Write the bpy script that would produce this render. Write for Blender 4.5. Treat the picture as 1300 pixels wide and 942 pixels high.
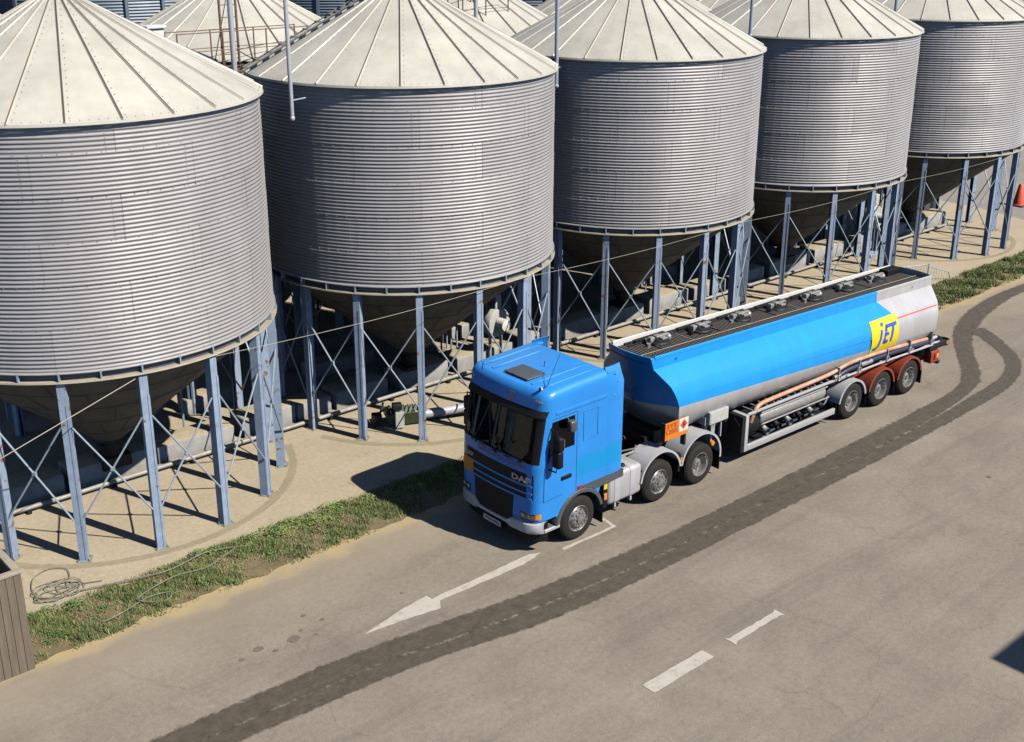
import bpy, bmesh, math, random
from mathutils import Vector, Matrix
random.seed(7)
R = math.radians
sin, cos, pi = math.sin, math.cos, math.pi
for o in list(bpy.data.objects): bpy.data.objects.remove(o)
scene = bpy.context.scene
col = scene.collection

# ---------------------------------------------------------------- camera
cd = bpy.data.cameras.new('camera'); cam = bpy.data.objects.new('camera', cd); col.objects.link(cam)
cam.matrix_world = Matrix(((0.75115702, 0.22001669, -0.62237914, 0),
                           (-0.66011986, 0.25351907, -0.70708546, 0),
                           (0.00221438, 0.94197704, 0.33567002, 12.687), (0, 0, 0, 1)))
cd.sensor_width = 36; cd.sensor_fit = 'HORIZONTAL'; cd.lens = 36*1495.53/1300
cd.shift_y = -45/1300; cd.clip_end = 2000
scene.camera = cam
# ---------------------------------------------------------------- light
SUN_EL = R(45.5); SUN_AZ = R(-70.7)          # azimuth of the sun from +x, counter-clockwise
w = bpy.data.worlds.new('World'); scene.world = w; w.use_nodes = True
nt = w.node_tree; bg = nt.nodes['Background']
sky = nt.nodes.new('ShaderNodeTexSky'); sky.sky_type = 'NISHITA'; sky.sun_disc = False
sky.sun_elevation = SUN_EL; sky.sun_rotation = pi/2 - SUN_AZ
sky.air_density = 0.45; sky.dust_density = 0.0; sky.ozone_density = 1.0
nt.links.new(sky.outputs[0], bg.inputs[0]); bg.inputs[1].default_value = 0.115
sd = bpy.data.lights.new('sun', 'SUN'); sun = bpy.data.objects.new('sun', sd); col.objects.link(sun)
sd.energy = 5.0; sd.angle = R(0.5); sd.color = (1.0, 0.94, 0.84)
sdir = Vector((cos(SUN_EL)*cos(SUN_AZ), cos(SUN_EL)*sin(SUN_AZ), sin(SUN_EL)))
sun.rotation_euler = sdir.to_track_quat('Z', 'Y').to_euler(); sun.location = (20, -30, 40)
vs = scene.view_settings
vs.view_transform = 'Standard'; vs.look = 'None'; vs.gamma = 1; vs.exposure = 1.20
scene.cycles.diffuse_bounces = 0; scene.cycles.glossy_bounces = 3; vs.use_curve_mapping = False

# ---------------------------------------------------------------- materials
def nd(m, t, **k):
    n = m.node_tree.nodes.new(t)
    for a, b in k.items(): setattr(n, a, b)
    return n
MATS = {}
ALB = 0.46
def mat(name, c, rough=0.6, metal=0.0, var=0.0, vscale=3.0, c2=None, bump=0.0, bscale=40.0, coat=0.0, spot=None, emit=None, trans=0.0, stretch=(1,1,1), spec=0.5, world=False):
    if name in MATS: return MATS[name]
    c = tuple(x*ALB for x in c); c2 = tuple(x*ALB for x in c2) if c2 else None
    m = bpy.data.materials.new(name); m.use_nodes = True; MATS[name] = m
    N = m.node_tree.nodes; L = m.node_tree.links; b = N['Principled BSDF']
    b.inputs['Base Color'].default_value = (*c, 1); b.inputs['Roughness'].default_value = rough
    b.inputs['Metallic'].default_value = metal; b.inputs['Coat Weight'].default_value = coat
    b.inputs['Coat Roughness'].default_value = 0.08
    b.inputs['Specular IOR Level'].default_value = spec
    if trans: b.inputs['Transmission Weight'].default_value = trans
    tc = nd(m, 'ShaderNodeTexCoord'); mp = nd(m, 'ShaderNodeMapping'); mp.inputs['Scale'].default_value = stretch
    if world:
        ge = nd(m, 'ShaderNodeNewGeometry'); L.new(ge.outputs['Position'], mp.inputs[0])
    else: L.new(tc.outputs['Object'], mp.inputs[0])
    if var or c2:
        n = nd(m, 'ShaderNodeTexNoise'); n.inputs['Scale'].default_value = vscale; n.inputs['Detail'].default_value = 6; n.inputs['Roughness'].default_value = .65
        L.new(mp.outputs[0], n.inputs['Vector'])
        r = nd(m, 'ShaderNodeValToRGB'); L.new(n.outputs['Fac'], r.inputs[0])
        cc = c2 or tuple(x*(1-var) for x in c)
        r.color_ramp.elements[0].position = .35; r.color_ramp.elements[0].color = (*cc, 1)
        r.color_ramp.elements[1].position = .68; r.color_ramp.elements[1].color = (*[min(1, x*(1+var*.35)) for x in c], 1)
        out = r.outputs[0]
        if spot:
            sc, thr, scol = spot
            n2 = nd(m, 'ShaderNodeTexNoise'); n2.inputs['Scale'].default_value = sc; n2.inputs['Detail'].default_value = 5
            L.new(mp.outputs[0], n2.inputs['Vector'])
            r2 = nd(m, 'ShaderNodeValToRGB'); L.new(n2.outputs['Fac'], r2.inputs[0])
            r2.color_ramp.elements[0].position = thr; r2.color_ramp.elements[1].position = thr+.05
            r2.color_ramp.elements[0].color = (0,0,0,1); r2.color_ramp.elements[1].color = (1,1,1,1)
            mx = nd(m, 'ShaderNodeMix', data_type='RGBA'); L.new(r2.outputs[0], mx.inputs[0]); L.new(out, mx.inputs[6]); mx.inputs[7].default_value = (*scol, 1)
            out = mx.outputs[2]
        L.new(out, b.inputs['Base Color'])
        rr = nd(m, 'ShaderNodeMapRange'); L.new(n.outputs['Fac'], rr.inputs[0]); rr.inputs[3].default_value = min(1, rough*1.15); rr.inputs[4].default_value = rough*.85
        L.new(rr.outputs[0], b.inputs['Roughness'])
    if bump:
        n = nd(m, 'ShaderNodeTexNoise'); n.inputs['Scale'].default_value = bscale; n.inputs['Detail'].default_value = 4
        L.new(mp.outputs[0], n.inputs['Vector'])
        bp = nd(m, 'ShaderNodeBump'); bp.inputs['Strength'].default_value = bump; bp.inputs['Distance'].default_value = .02
        L.new(n.outputs['Fac'], bp.inputs['Height']); L.new(bp.outputs[0], b.inputs['Normal'])
    if emit: b.inputs['Emission Color'].default_value = (*emit, 1); b.inputs['Emission Strength'].default_value = 1
    return m

galv   = mat('galvanised_sheet', (.395,.378,.378), .58, .12, var=.14, vscale=1.0, stretch=(1,1,.35), world=True)
galv2  = mat('galvanised_sheet_light', (.41,.392,.39), .55, .12, var=.12, vscale=1.3, stretch=(1,1,.35), world=True)
galv3  = mat('galvanised_sheet_dull', (.375,.36,.362), .62, .12, var=.16, vscale=.9, stretch=(1,1,.35), world=True)
galvb  = mat('shadowed_blue_sheet', (.20,.25,.31), .5, .3, var=.2, vscale=1.5)  # blue-grey tone carries the shadowed look of the far silo walls
cream  = mat('cream_roof_sheet', (.60,.57,.49), .55, 0, var=.2, vscale=.9, bump=.05, bscale=8, world=True)
seam   = mat('dark_seam', (.16,.12,.08), .8, 0)
boltm  = mat('bolt_head', (.22,.2,.17), .5, .6)
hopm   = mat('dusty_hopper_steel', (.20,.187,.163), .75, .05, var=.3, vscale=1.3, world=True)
legm   = mat('pale_blue_painted_steel', (.36,.45,.60), .55, .05, var=.2, vscale=4, spot=(4.6,.62,(.13,.062,.035)), world=True)
bracem = mat('grey_blue_rod', (.38,.46,.54), .5, .1, var=.15, vscale=5)
tieM   = mat('ring_channel_dark', (.10,.11,.14), .6, .2)
ringM  = mat('ring_flange_cream', (.56,.50,.38), .6, .1, var=.2, vscale=5)
steelP = mat('bright_steel_pipe', (.55,.56,.60), .45, .2, var=.1, vscale=6)
duskP = mat('dusty_ground_pipe', (.40,.38,.34), .6, .1, var=.25, vscale=6)
brownR = mat('rusty_brown_rail', (.20,.12,.08), .7, .2, var=.3, vscale=9)
concP  = mat('dusty_concrete_block', (.44,.43,.41), .9, 0, var=.25, vscale=3, bump=.3, bscale=20, world=True)
concTop= mat('grain_dust', (.50,.42,.28), .95, 0, var=.2, vscale=6, bump=.3, bscale=50)
paintW = mat('worn_white_paint', (.66,.64,.58), .75, 0)
blue   = mat('cab_blue_paint', (.034,.30,.83), .36, .0, var=.09, vscale=1.5, coat=.15, spec=.3)
blue2  = mat('deep_blue_band', (.002,.31,.74), .36, .0, coat=.2)
tblue  = mat('tank_blue_paint', (.020,.36,.90), .34, .0, var=.10, vscale=1.2, stretch=(2.2,1,.5), coat=.12, spec=.25)
silver = mat('tank_silver_paint', (.66,.65,.66), .36, .28, var=.14, vscale=1.2, stretch=(2.5,1,.5))
white  = mat('white_paint', (.80,.79,.76), .4, 0, var=.06, vscale=3)
greyP  = mat('light_grey_plastic', (.52,.52,.55), .5, .05, var=.1, vscale=4)
dgrey  = mat('dark_grey_plastic', (.085,.095,.11), .55, 0, var=.2, vscale=5)
black  = mat('black_plastic', (.010,.010,.012), .55, 0, spec=.15)
chass  = mat('black_chassis_paint', (.016,.017,.020), .6, .0, var=.3, vscale=6, spec=.25)
rubber = mat('tyre_rubber', (.017,.016,.015), .85, 0, var=.3, vscale=6, c2=(.028,.025,.021), bump=.2, bscale=60, spec=.2)
rimm   = mat('rim_steel', (.66,.64,.61), .28, .75, var=.25, vscale=9)
rimd   = mat('rim_hole_shadow', (.03,.03,.03), .7, .2)
alu    = mat('fuel_tank_alu', (.62,.61,.62), .42, .3, var=.08, vscale=3)
redm   = mat('oxide_red_paint', (.34,.055,.028), .5, 0, var=.2, vscale=5)
orange = mat('orange_plate', (.85,.24,.012), .45, 0, var=.04, vscale=5)
orangeh= mat('orange_hose', (.50,.20,.095), .5, 0, var=.35, vscale=3, c2=(.62,.42,.30))
hoseb  = mat('dark_blue_hose', (.02,.028,.075), .45, 0, var=.2, vscale=6)
yellow = mat('logo_yellow', (.90,.70,.005), .4, 0)
logob  = mat('logo_blue', (.035,.10,.58), .4, 0)
redl   = mat('red_lens', (.55,.01,.01), .2, 0, coat=.5)
amber  = mat('amber_lens', (.85,.28,.02), .25, 0, coat=.5)
lampg  = mat('lamp_glass', (.60,.60,.58), .15, .5, coat=.5)
lampd  = mat('smoked_lamp_glass', (.16,.16,.16), .12, .2, coat=.6)
stripeR= mat('red_stripe', (.75,.10,.03), .4, 0)
grateM = mat('walkway_grating', (.05,.047,.045), .6, .4, var=.2, vscale=10)
gratel = mat('walkway_slat', (.27,.245,.22), .6, .4, var=.2, vscale=10)
valvem = mat('valve_metal', (.45,.44,.42), .45, .3, var=.35, vscale=14)
wood   = mat('weathered_planks', (.20,.155,.11), .85, 0, var=.25, vscale=3, stretch=(5,5,.5), bump=.2, bscale=12)
woodr  = mat('weathered_plank_rim', (.40,.34,.25), .85, 0, var=.2, vscale=5)
greenp = mat('green_hopper_paint', (.07,.10,.045), .6, 0, var=.3, vscale=8)
cone_m = mat('cone_orange', (.75,.09,.02), .5, 0, var=.1, vscale=5)
coneb  = mat('cone_black', (.02,.02,.02), .7, 0)
rope   = mat('grey_rope', (.27,.25,.19), .85, 0, var=.25, vscale=12)
wirem  = mat('taut_wire', (.40,.37,.30), .6, .3)
seatm  = mat('seat_fabric', (.06,.06,.07), .9, 0, var=.3, vscale=20)
pale   = mat('pale_machine_paint', (.60,.60,.56), .5, 0, var=.2, vscale=8)
textm  = mat('badge_letters', (.60,.57,.45), .4, .3)
textk  = mat('plate_digits', (.015,.015,.015), .5, 0)
textr  = mat('panel_lettering', (.42,.06,.02), .5, 0)

def glass(name, tint, alpha):
    m = bpy.data.materials.new(name); m.use_nodes = True; N = m.node_tree.nodes; L = m.node_tree.links
    N.remove(N['Principled BSDF']); out = N['Material Output']
    t = nd(m, 'ShaderNodeBsdfTransparent'); t.inputs[0].default_value = (*tint, 1)
    g = nd(m, 'ShaderNodeBsdfGlossy'); g.inputs['Roughness'].default_value = .03; g.inputs[0].default_value = (.6,.65,.7,1)
    f = nd(m, 'ShaderNodeFresnel'); f.inputs[0].default_value = 1.5
    mx = nd(m, 'ShaderNodeMixShader'); L.new(f.outputs[0], mx.inputs[0]); L.new(t.outputs[0], mx.inputs[1]); L.new(g.outputs[0], mx.inputs[2])
    L.new(mx.outputs[0], out.inputs[0]); return m
glassm = glass('tinted_cab_glass', (.19,.24,.25), .3)

# ---------------------------------------------------------------- mesh helper
class MB:
    def __init__(s): s.v=[]; s.f=[]; s.m=[]; s.cur=0; s.M=None
    def av(s, p):
        p = Vector(p)
        if s.M is not None: p = s.M @ p
        s.v.append(p[:]); return len(s.v)-1
    def af(s, *ix): s.f.append(ix); s.m.append(s.cur)
    def quad(s, a, b, c, d): s.af(*[s.av(p) for p in (a,b,c,d)])
    def box(s, x0, x1, y0, y1, z0, z1, bev=0.0, T=None):
        if bev <= 0:
            P = [(x,y,z) for z in (z0,z1) for y in (y0,y1) for x in (x0,x1)]
            if T: P = [T @ Vector(p) for p in P]
            i = [s.av(p) for p in P]
            for q in ((0,2,3,1),(4,5,7,6),(0,1,5,4),(2,6,7,3),(0,4,6,2),(1,3,7,5)): s.af(*[i[k] for k in q])
            return
        bm = bmesh.new(); bmesh.ops.create_cube(bm, size=1)
        for v in bm.verts: v.co = Vector(((x0+x1)/2+v.co.x*(x1-x0), (y0+y1)/2+v.co.y*(y1-y0), (z0+z1)/2+v.co.z*(z1-z0)))
        bmesh.ops.bevel(bm, geom=bm.edges[:], offset=bev, segments=3, profile=.5, affect='EDGES')
        bm.verts.index_update(); base = [s.av((T @ v.co) if T else v.co) for v in bm.verts]
        for f in bm.faces: s.af(*[base[v.index] for v in f.verts])
        bm.free()
    def tube(s, pts, r, n=8, cap=True):
        pts = [Vector(p) for p in pts]; rings = []
        rr = r if isinstance(r, (list, tuple)) else [r]*len(pts)
        for i, p in enumerate(pts):
            d = (pts[min(i+1, len(pts)-1)]-pts[max(i-1, 0)]).normalized()
            up = Vector((0,0,1)) if abs(d.z) < .9 else Vector((1,0,0))
            a = d.cross(up).normalized(); b = d.cross(a).normalized()
            rings.append([s.av(p+a*rr[i]*cos(2*pi*k/n)+b*rr[i]*sin(2*pi*k/n)) for k in range(n)])
        for A, B in zip(rings, rings[1:]):
            for k in range(n): s.af(A[k], A[(k+1)%n], B[(k+1)%n], B[k])
        if cap: s.af(*rings[0][::-1]); s.af(*rings[-1])
    def lathe(s, prof, c=(0,0,0), n=24, axis='Z', a0=0, a1=2*pi, flip=False):
        c = Vector(c); full = abs(a1-a0-2*pi) < 1e-6; m = n if full else n+1; rings = []
        for r, h in prof:
            ring = []
            for k in range(m):
                a = a0+(a1-a0)*k/n
                if axis == 'Z': p = Vector((r*cos(a), r*sin(a), h))
                elif axis == 'Y': p = Vector((r*cos(a), h, r*sin(a)))
                else: p = Vector((h, r*cos(a), r*sin(a)))
                ring.append(s.av(c+p))
            rings.append(ring)
        for A, B in zip(rings, rings[1:]):
            for k in range(n):
                q = (A[k], A[(k+1)%m], B[(k+1)%m], B[k]); s.af(*(q[::-1] if flip else q))
    def prism(s, poly, fn, d0, d1):
        # poly: 2D outline, fn(u,v,d) -> point
        A = [s.av(fn(u,v,d0)) for u,v in poly]; B = [s.av(fn(u,v,d1)) for u,v in poly]; n = len(poly)
        s.af(*A[::-1]); s.af(*B)
        for k in range(n): s.af(A[k], A[(k+1)%n], B[(k+1)%n], B[k])
    def grid(s, rows):
        I = [[s.av(p) for p in r] for r in rows]
        for A, B in zip(I, I[1:]):
            for k in range(len(A)-1): s.af(A[k], A[k+1], B[k+1], B[k])
        return I
    def mesh(s, name, mats, smooth=None, fix=True):
        me = bpy.data.meshes.new(name); me.from_pydata(s.v, [], s.f)
        if not isinstance(mats, (list, tuple)): mats = [mats]
        for m in mats: me.materials.append(m)
        me.polygons.foreach_set('material_index', s.m)
        if fix:
            bm = bmesh.new(); bm.from_mesh(me); bmesh.ops.remove_doubles(bm, verts=bm.verts[:], dist=1e-5); bmesh.ops.recalc_face_normals(bm, faces=bm.faces[:]); bm.to_mesh(me); bm.free()
        if smooth is not None:
            me.polygons.foreach_set('use_smooth', [True]*len(me.polygons)); me.set_sharp_from_angle(angle=R(smooth))
        me.update(); return me
    def build(s, name, mats, parent=None, smooth=35, label=None, kind=None, fix=True, origin=None):
        o = bpy.data.objects.new(name, s.mesh(name, mats, smooth, fix)); col.objects.link(o)
        if parent is not None: o.parent = parent
        if label: o['label'] = label
        if kind: o['kind'] = kind
        return o

def tag(o, label=None, cat=None, group=None, kind=None):
    if label: o['label'] = label
    if cat: o['category'] = cat
    if group: o['group'] = group
    if kind: o['kind'] = kind
    return o
def empty(name, loc=(0,0,0), rz=0):
    o = bpy.data.objects.new(name, None); col.objects.link(o); o.location = loc; o.rotation_euler = (0,0,rz); o.empty_display_size = .3; return o
def kids(o): return [c for c in bpy.data.objects if c.parent == o]
def copy_tree(o, parent=None):
    c = o.copy(); col.objects.link(c)
    if parent is not None: c.parent = parent
    for ch in kids(o): copy_tree(ch, c)
    return c
def text_polys(txt, size, extrude=.004, bold=.0):
    cu = bpy.data.curves.new('t', 'FONT'); cu.body = txt; cu.size = size; cu.extrude = extrude; cu.offset = bold; cu.resolution_u = 2
    o = bpy.data.objects.new('t', cu); col.objects.link(o)
    dg = bpy.context.evaluated_depsgraph_get(); me = bpy.data.meshes.new_from_object(o.evaluated_get(dg))
    V = [v.co.copy() for v in me.vertices]; F = [tuple(p.vertices) for p in me.polygons]
    bpy.data.objects.remove(o); bpy.data.curves.remove(cu); bpy.data.meshes.remove(me)
    return V, F
def add_text(b, txt, width, height, fn, bold=.0, cx=True):
    """letters scaled to width x height, fn(u, v, d) maps to 3D"""
    V, F = text_polys(txt, 1, .01, bold)
    x0=min(v.x for v in V); x1=max(v.x for v in V); y0=min(v.y for v in V); y1=max(v.y for v in V)
    I = [b.av(fn((v.x-x0)/(x1-x0)*width, (v.y-y0)/(y1-y0)*height, (v.z+.01)/.02*.004)) for v in V]
    for f in F: b.af(*[I[k] for k in f])

# ================================================================= GROUND
def ground_mat(name, c1, c2, stain, s1=.35, speck=.12, fringe=None, bump=.25, streak=.50, cracks=False):
    c1, c2, stain = [tuple(x*ALB for x in q) for q in (c1, c2, stain)]
    if fringe: fringe = (*fringe[:2], tuple(x*ALB for x in fringe[2]))
    m = bpy.data.materials.new(name); m.use_nodes = True; N = m.node_tree.nodes; L = m.node_tree.links; b = N['Principled BSDF']
    b.inputs['Roughness'].default_value = .9; b.inputs['Specular IOR Level'].default_value = .25
    g = nd(m, 'ShaderNodeNewGeometry'); pos = g.outputs['Position']
    def noise(scale, detail=6, vec=pos, rough=.6, dist=0):
        n = nd(m, 'ShaderNodeTexNoise'); n.inputs['Scale'].default_value = scale; n.inputs['Detail'].default_value = detail; n.inputs['Roughness'].default_value = rough; n.inputs['Distortion'].default_value = dist
        L.new(vec, n.inputs['Vector']); return n.outputs['Fac']
    def ramp(fac, a, bb, ca=(0,0,0,1), cb=(1,1,1,1)):
        r = nd(m, 'ShaderNodeValToRGB'); L.new(fac, r.inputs[0]); r.color_ramp.elements[0].position=a; r.color_ramp.elements[1].position=bb
        r.color_ramp.elements[0].color=ca; r.color_ramp.elements[1].color=cb; return r.outputs[0]
    def mix(fac, a, bb, blend='MIX', f=None):
        x = nd(m, 'ShaderNodeMix', data_type='RGBA', blend_type=blend)
        if fac is None: x.inputs[0].default_value = f
        else: L.new(fac, x.inputs[0])
        for i, q in ((6,a),(7,bb)):
            if isinstance(q, tuple): x.inputs[i].default_value = (*q[:3],1)
            else: L.new(q, x.inputs[i])
        return x.outputs[2]
    base = mix(ramp(noise(s1, 8, dist=.6), .32, .68), c1, c2)
    # long streaks along the driving direction
    mp = nd(m, 'ShaderNodeMapping'); L.new(pos, mp.inputs[0]); mp.inputs['Scale'].default_value = (.13, 1.1, 1); mp.inputs['Rotation'].default_value = (0,0,R(6))
    st = ramp(noise(.9, 7, mp.outputs[0], .7, .4), .48, .72)
    sf = nd(m, 'ShaderNodeMath', operation='MULTIPLY'); L.new(st, sf.inputs[0]); sf.inputs[1].default_value = streak
    base = mix(sf.outputs[0], base, stain)
    # blotches
    bl = ramp(noise(1.7, 5, dist=1.0), .60, .78); bf = nd(m, 'ShaderNodeMath', operation='MULTIPLY'); L.new(bl, bf.inputs[0]); bf.inputs[1].default_value = .42
    base = mix(bf.outputs[0], base, stain)
    # small oil spots
    sp = ramp(noise(3.3, 2), .745, .77); spf = nd(m, 'ShaderNodeMath', operation='MULTIPLY'); L.new(sp, spf.inputs[0]); spf.inputs[1].default_value = .45
    base = mix(spf.outputs[0], base, (.07,.06,.05))
    # hairline cracks
    if cracks:
        wn = nd(m, 'ShaderNodeTexNoise'); wn.inputs['Scale'].default_value = .8; wn.inputs['Detail'].default_value = 5; L.new(pos, wn.inputs['Vector'])
        vm = nd(m, 'ShaderNodeVectorMath', operation='MULTIPLY_ADD'); L.new(wn.outputs['Color'], vm.inputs[0]); vm.inputs[1].default_value = (1.6,1.6,0); L.new(pos, vm.inputs[2])
        vo = nd(m, 'ShaderNodeTexVoronoi', feature='DISTANCE_TO_EDGE'); vo.inputs['Scale'].default_value = .17; L.new(vm.outputs[0], vo.inputs['Vector'])
        cr = ramp(vo.outputs['Distance'], .0015, .0055, (1,1,1,1), (0,0,0,1)); br = ramp(noise(.6, 4), .42, .58)
        cm = nd(m, 'ShaderNodeMath', operation='MULTIPLY'); L.new(cr, cm.inputs[0]); L.new(br, cm.inputs[1])
        cm2 = nd(m, 'ShaderNodeMath', operation='MULTIPLY'); L.new(cm.outputs[0], cm2.inputs[0]); cm2.inputs[1].default_value = .28
        base = mix(cm2.outputs[0], base, (.06,.05,.04))
    # fine aggregate
    fine = noise(38, 3, rough=.8); fr = ramp(fine, .3, .7, (1-speck,)*3+(1,), (1+speck,)*3+(1,))
    base = mix(None, base, fr, 'MULTIPLY', 1.0)
    fine2 = noise(9, 6, rough=.8); fr2 = ramp(fine2, .3, .7, (.80,.79,.78,1), (1.15,1.15,1.15,1))
    base = mix(None, base, fr2, 'MULTIPLY', 1.0)
    if fringe:
        sx = nd(m, 'ShaderNodeSeparateXYZ'); L.new(pos, sx.inputs[0])
        wob = noise(1.3, 6); wm = nd(m, 'ShaderNodeMath', operation='MULTIPLY_ADD'); L.new(wob, wm.inputs[0]); wm.inputs[1].default_value = 1.0; L.new(sx.outputs['Y'], wm.inputs[2])
        mr = nd(m, 'ShaderNodeMapRange'); L.new(wm.outputs[0], mr.inputs[0]); mr.inputs[1].default_value = fringe[0]; mr.inputs[2].default_value = fringe[1]
        base = mix(mr.outputs[0], base, fringe[2])
        wm2 = nd(m, 'ShaderNodeMath', operation='MULTIPLY_ADD'); L.new(noise(.5, 6), wm2.inputs[0]); wm2.inputs[1].default_value = 1.6; L.new(sx.outputs['Y'], wm2.inputs[2])
        mr2 = nd(m, 'ShaderNodeMapRange'); L.new(wm2.outputs[0], mr2.inputs[0]); mr2.inputs[1].default_value = 17.6; mr2.inputs[2].default_value = 20.4; mr2.inputs[4].default_value = .75
        base = mix(mr2.outputs[0], base, (.40*ALB,.335*ALB,.24*ALB))
        mr = nd(m, 'ShaderNodeMapRange'); L.new(wm.outputs[0], mr.inputs[0]); mr.inputs[1].default_value = fringe[0]; mr.inputs[2].default_value = fringe[1]
        base = mix(mr.outputs[0], base, fringe[2])
    L.new(base, b.inputs['Base Color'])
    bp = nd(m, 'ShaderNodeBump'); bp.inputs['Strength'].default_value = bump; bp.inputs['Distance'].default_value = .015
    L.new(fine, bp.inputs['Height']); L.new(bp.outputs[0], b.inputs['Normal'])
    return m
gm_road = ground_mat('worn_concrete_road', (.255,.218,.177), (.335,.290,.238), (.150,.125,.10), .45, .22, cracks=True, fringe=(19.20,19.75,(.50,.385,.20)))
gm_pad  = ground_mat('sandy_concrete_yard', (.46,.385,.27), (.53,.45,.325), (.34,.28,.19), .5, .09, streak=.22)
gm_far  = ground_mat('grey_far_yard', (.29,.27,.24), (.36,.33,.29), (.2,.19,.17), .2, .08)
gm_dirt = ground_mat('dry_verge_soil', (.17,.135,.075), (.27,.21,.115), (.09,.085,.045), 2.5, .25, bump=.6)

def sheet(name, pts, z, m):
    b = MB(); i = [b.av((x,y,z)) for x,y in pts]; b.af(*i)
    return tag(b.build(name, m, smooth=None, fix=False), kind='structure')
sheet('ground', [(-300,-300),(700,-300),(700,700),(-300,700)], -.004, gm_far)
sheet('road', [(-60,-60),(160,-60),(160,19.3),(-60,19.3)], 0, gm_road)
sheet('silo_yard', [(-30,20.55),(46,20.55),(50.5,22),(51.5,26),(52,60),(-30,60)], .004, gm_pad)
b = MB(); N = 400
rows = [[], []]
for i in range(N+1):
    x = 4.6+46*i/N
    rows[0].append((x, 19.20+.07*sin(x*1.7)+.05*sin(x*4.1+1)+.03*sin(x*11), .008)); rows[1].append((x, 20.66+.07*sin(x*1.3+2)+.05*sin(x*3.7), .008))
b.grid(rows); tag(b.build('verge_soil', gm_dirt, smooth=None), kind='structure')
sheet('road_verge_base', [(-60,19.3),(4.7,19.3),(4.7,20.55),(-60,20.55)], .002, gm_pad)

# grass: many blades, one stuff object
gmats = [mat('grass_green', (.15,.225,.055), .8, 0, var=.45, vscale=1.3), mat('grass_bright', (.25,.34,.085), .8), mat('grass_dry', (.42,.34,.16), .85), mat('weed_leaf', (.13,.24,.045), .7), mat('grass_olive', (.20,.20,.075), .85)]
import numpy as np
rng = np.random.default_rng(5)
def lumps(x, y):
    return (np.sin(x*1.9+1)*np.sin(y*3.1+x*.7)+.7*np.sin(x*4.3+y*2.2)+.5*np.sin(x*8.1-y*6.3+2)+.4*np.sin(x*15.1+y*11))
nb = 300000
gx = 4.9+rng.random(nb)**1.15*44; gy = 19.05+rng.random(nb)*1.72
d = lumps(gx, gy); edge = np.minimum((gy-19.02)/.35, (20.80-gy)/.25).clip(0,1)
low = ((20.0-gy)/.9).clip(0,1)        # lower half is thinner, dusty
keep = rng.random(nb) < (0.58+.30*d-.46*low)*edge+.04
gx, gy, d = gx[keep], gy[keep], d[keep]; nb = len(gx)
h = (.04+.06*rng.random(nb)+.035*d.clip(-.5,1.6))*(1+(gx>24)*.25); h = h.clip(.02,.22)
a = rng.random(nb)*2*np.pi; lean = .5*h*(.3+rng.random(nb)); wd = .005+.007*rng.random(nb)+(gx>20)*.006
V = np.zeros((nb*3,3)); dx, dy = np.cos(a), np.sin(a)
V[0::3] = np.stack([gx-dy*wd, gy+dx*wd, np.full(nb,.006)],1); V[1::3] = np.stack([gx+dy*wd, gy-dx*wd, np.full(nb,.006)],1)
V[2::3] = np.stack([gx+dx*lean, gy+dy*lean, h],1)
me = bpy.data.meshes.new('verge_grass'); me.vertices.add(nb*3); me.vertices.foreach_set('co', V.ravel())
me.loops.add(nb*3); me.loops.foreach_set('vertex_index', np.arange(nb*3)); me.polygons.add(nb)
me.polygons.foreach_set('loop_start', np.arange(nb)*3); me.polygons.foreach_set('loop_total', np.full(nb,3))
for m in gmats: me.materials.append(m)
rr = rng.random(nb); mi = np.where(rr < .46, 0, np.where(rr < .70, 1, np.where(rr < .86, 4, 2))); mi = np.where((d < -.5) & (rng.random(nb) < .45), 2, mi)
me.polygons.foreach_set('material_index', mi.astype(np.int32)); me.update(); me.validate()
o = bpy.data.objects.new('verge_grass', me); col.objects.link(o); tag(o, kind='stuff')
# broad-leaved weeds, as clumps
b = MB()
def weed_clump(cx, cy, r, n, hh, m):
    b.cur = m
    for i in range(n):
        a = random.random()*2*pi; q = r*random.random()**.6; x, y = cx+q*cos(a), cy+q*sin(a); z = hh*(1-(q/r)**2*.7)*random.uniform(.4,1)
        a2 = random.random()*2*pi; l = random.uniform(.025,.06); wv = l*.35; ux, uy = cos(a2), sin(a2); t = random.uniform(-.4,.5)
        b.quad((x,y,z),(x+ux*l*.5-uy*wv,y+uy*l*.5+ux*wv,z+t*l*.5+.005),(x+ux*l,y+uy*l,z+t*l),(x+ux*l*.5+uy*wv,y+uy*l*.5-ux*wv,z+t*l*.5+.005))
for i in range(170):
    x = 5+44*random.random()**1.2; y = 19.6+1.05*random.random()
    if random.random() < .35: y = 20.35+.35*random.random()
    weed_clump(x, y, random.uniform(.08,.26), random.randint(25,80), random.uniform(.06,.2), random.choice([1,3,3,0]))
for x in (11.2,11.6,12.0,12.6): weed_clump(x, 20.2+random.random()*.4, .32, 150, .22, 1)
tag(b.build('verge_weeds', gmats, smooth=None, fix=False), kind='stuff')

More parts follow.
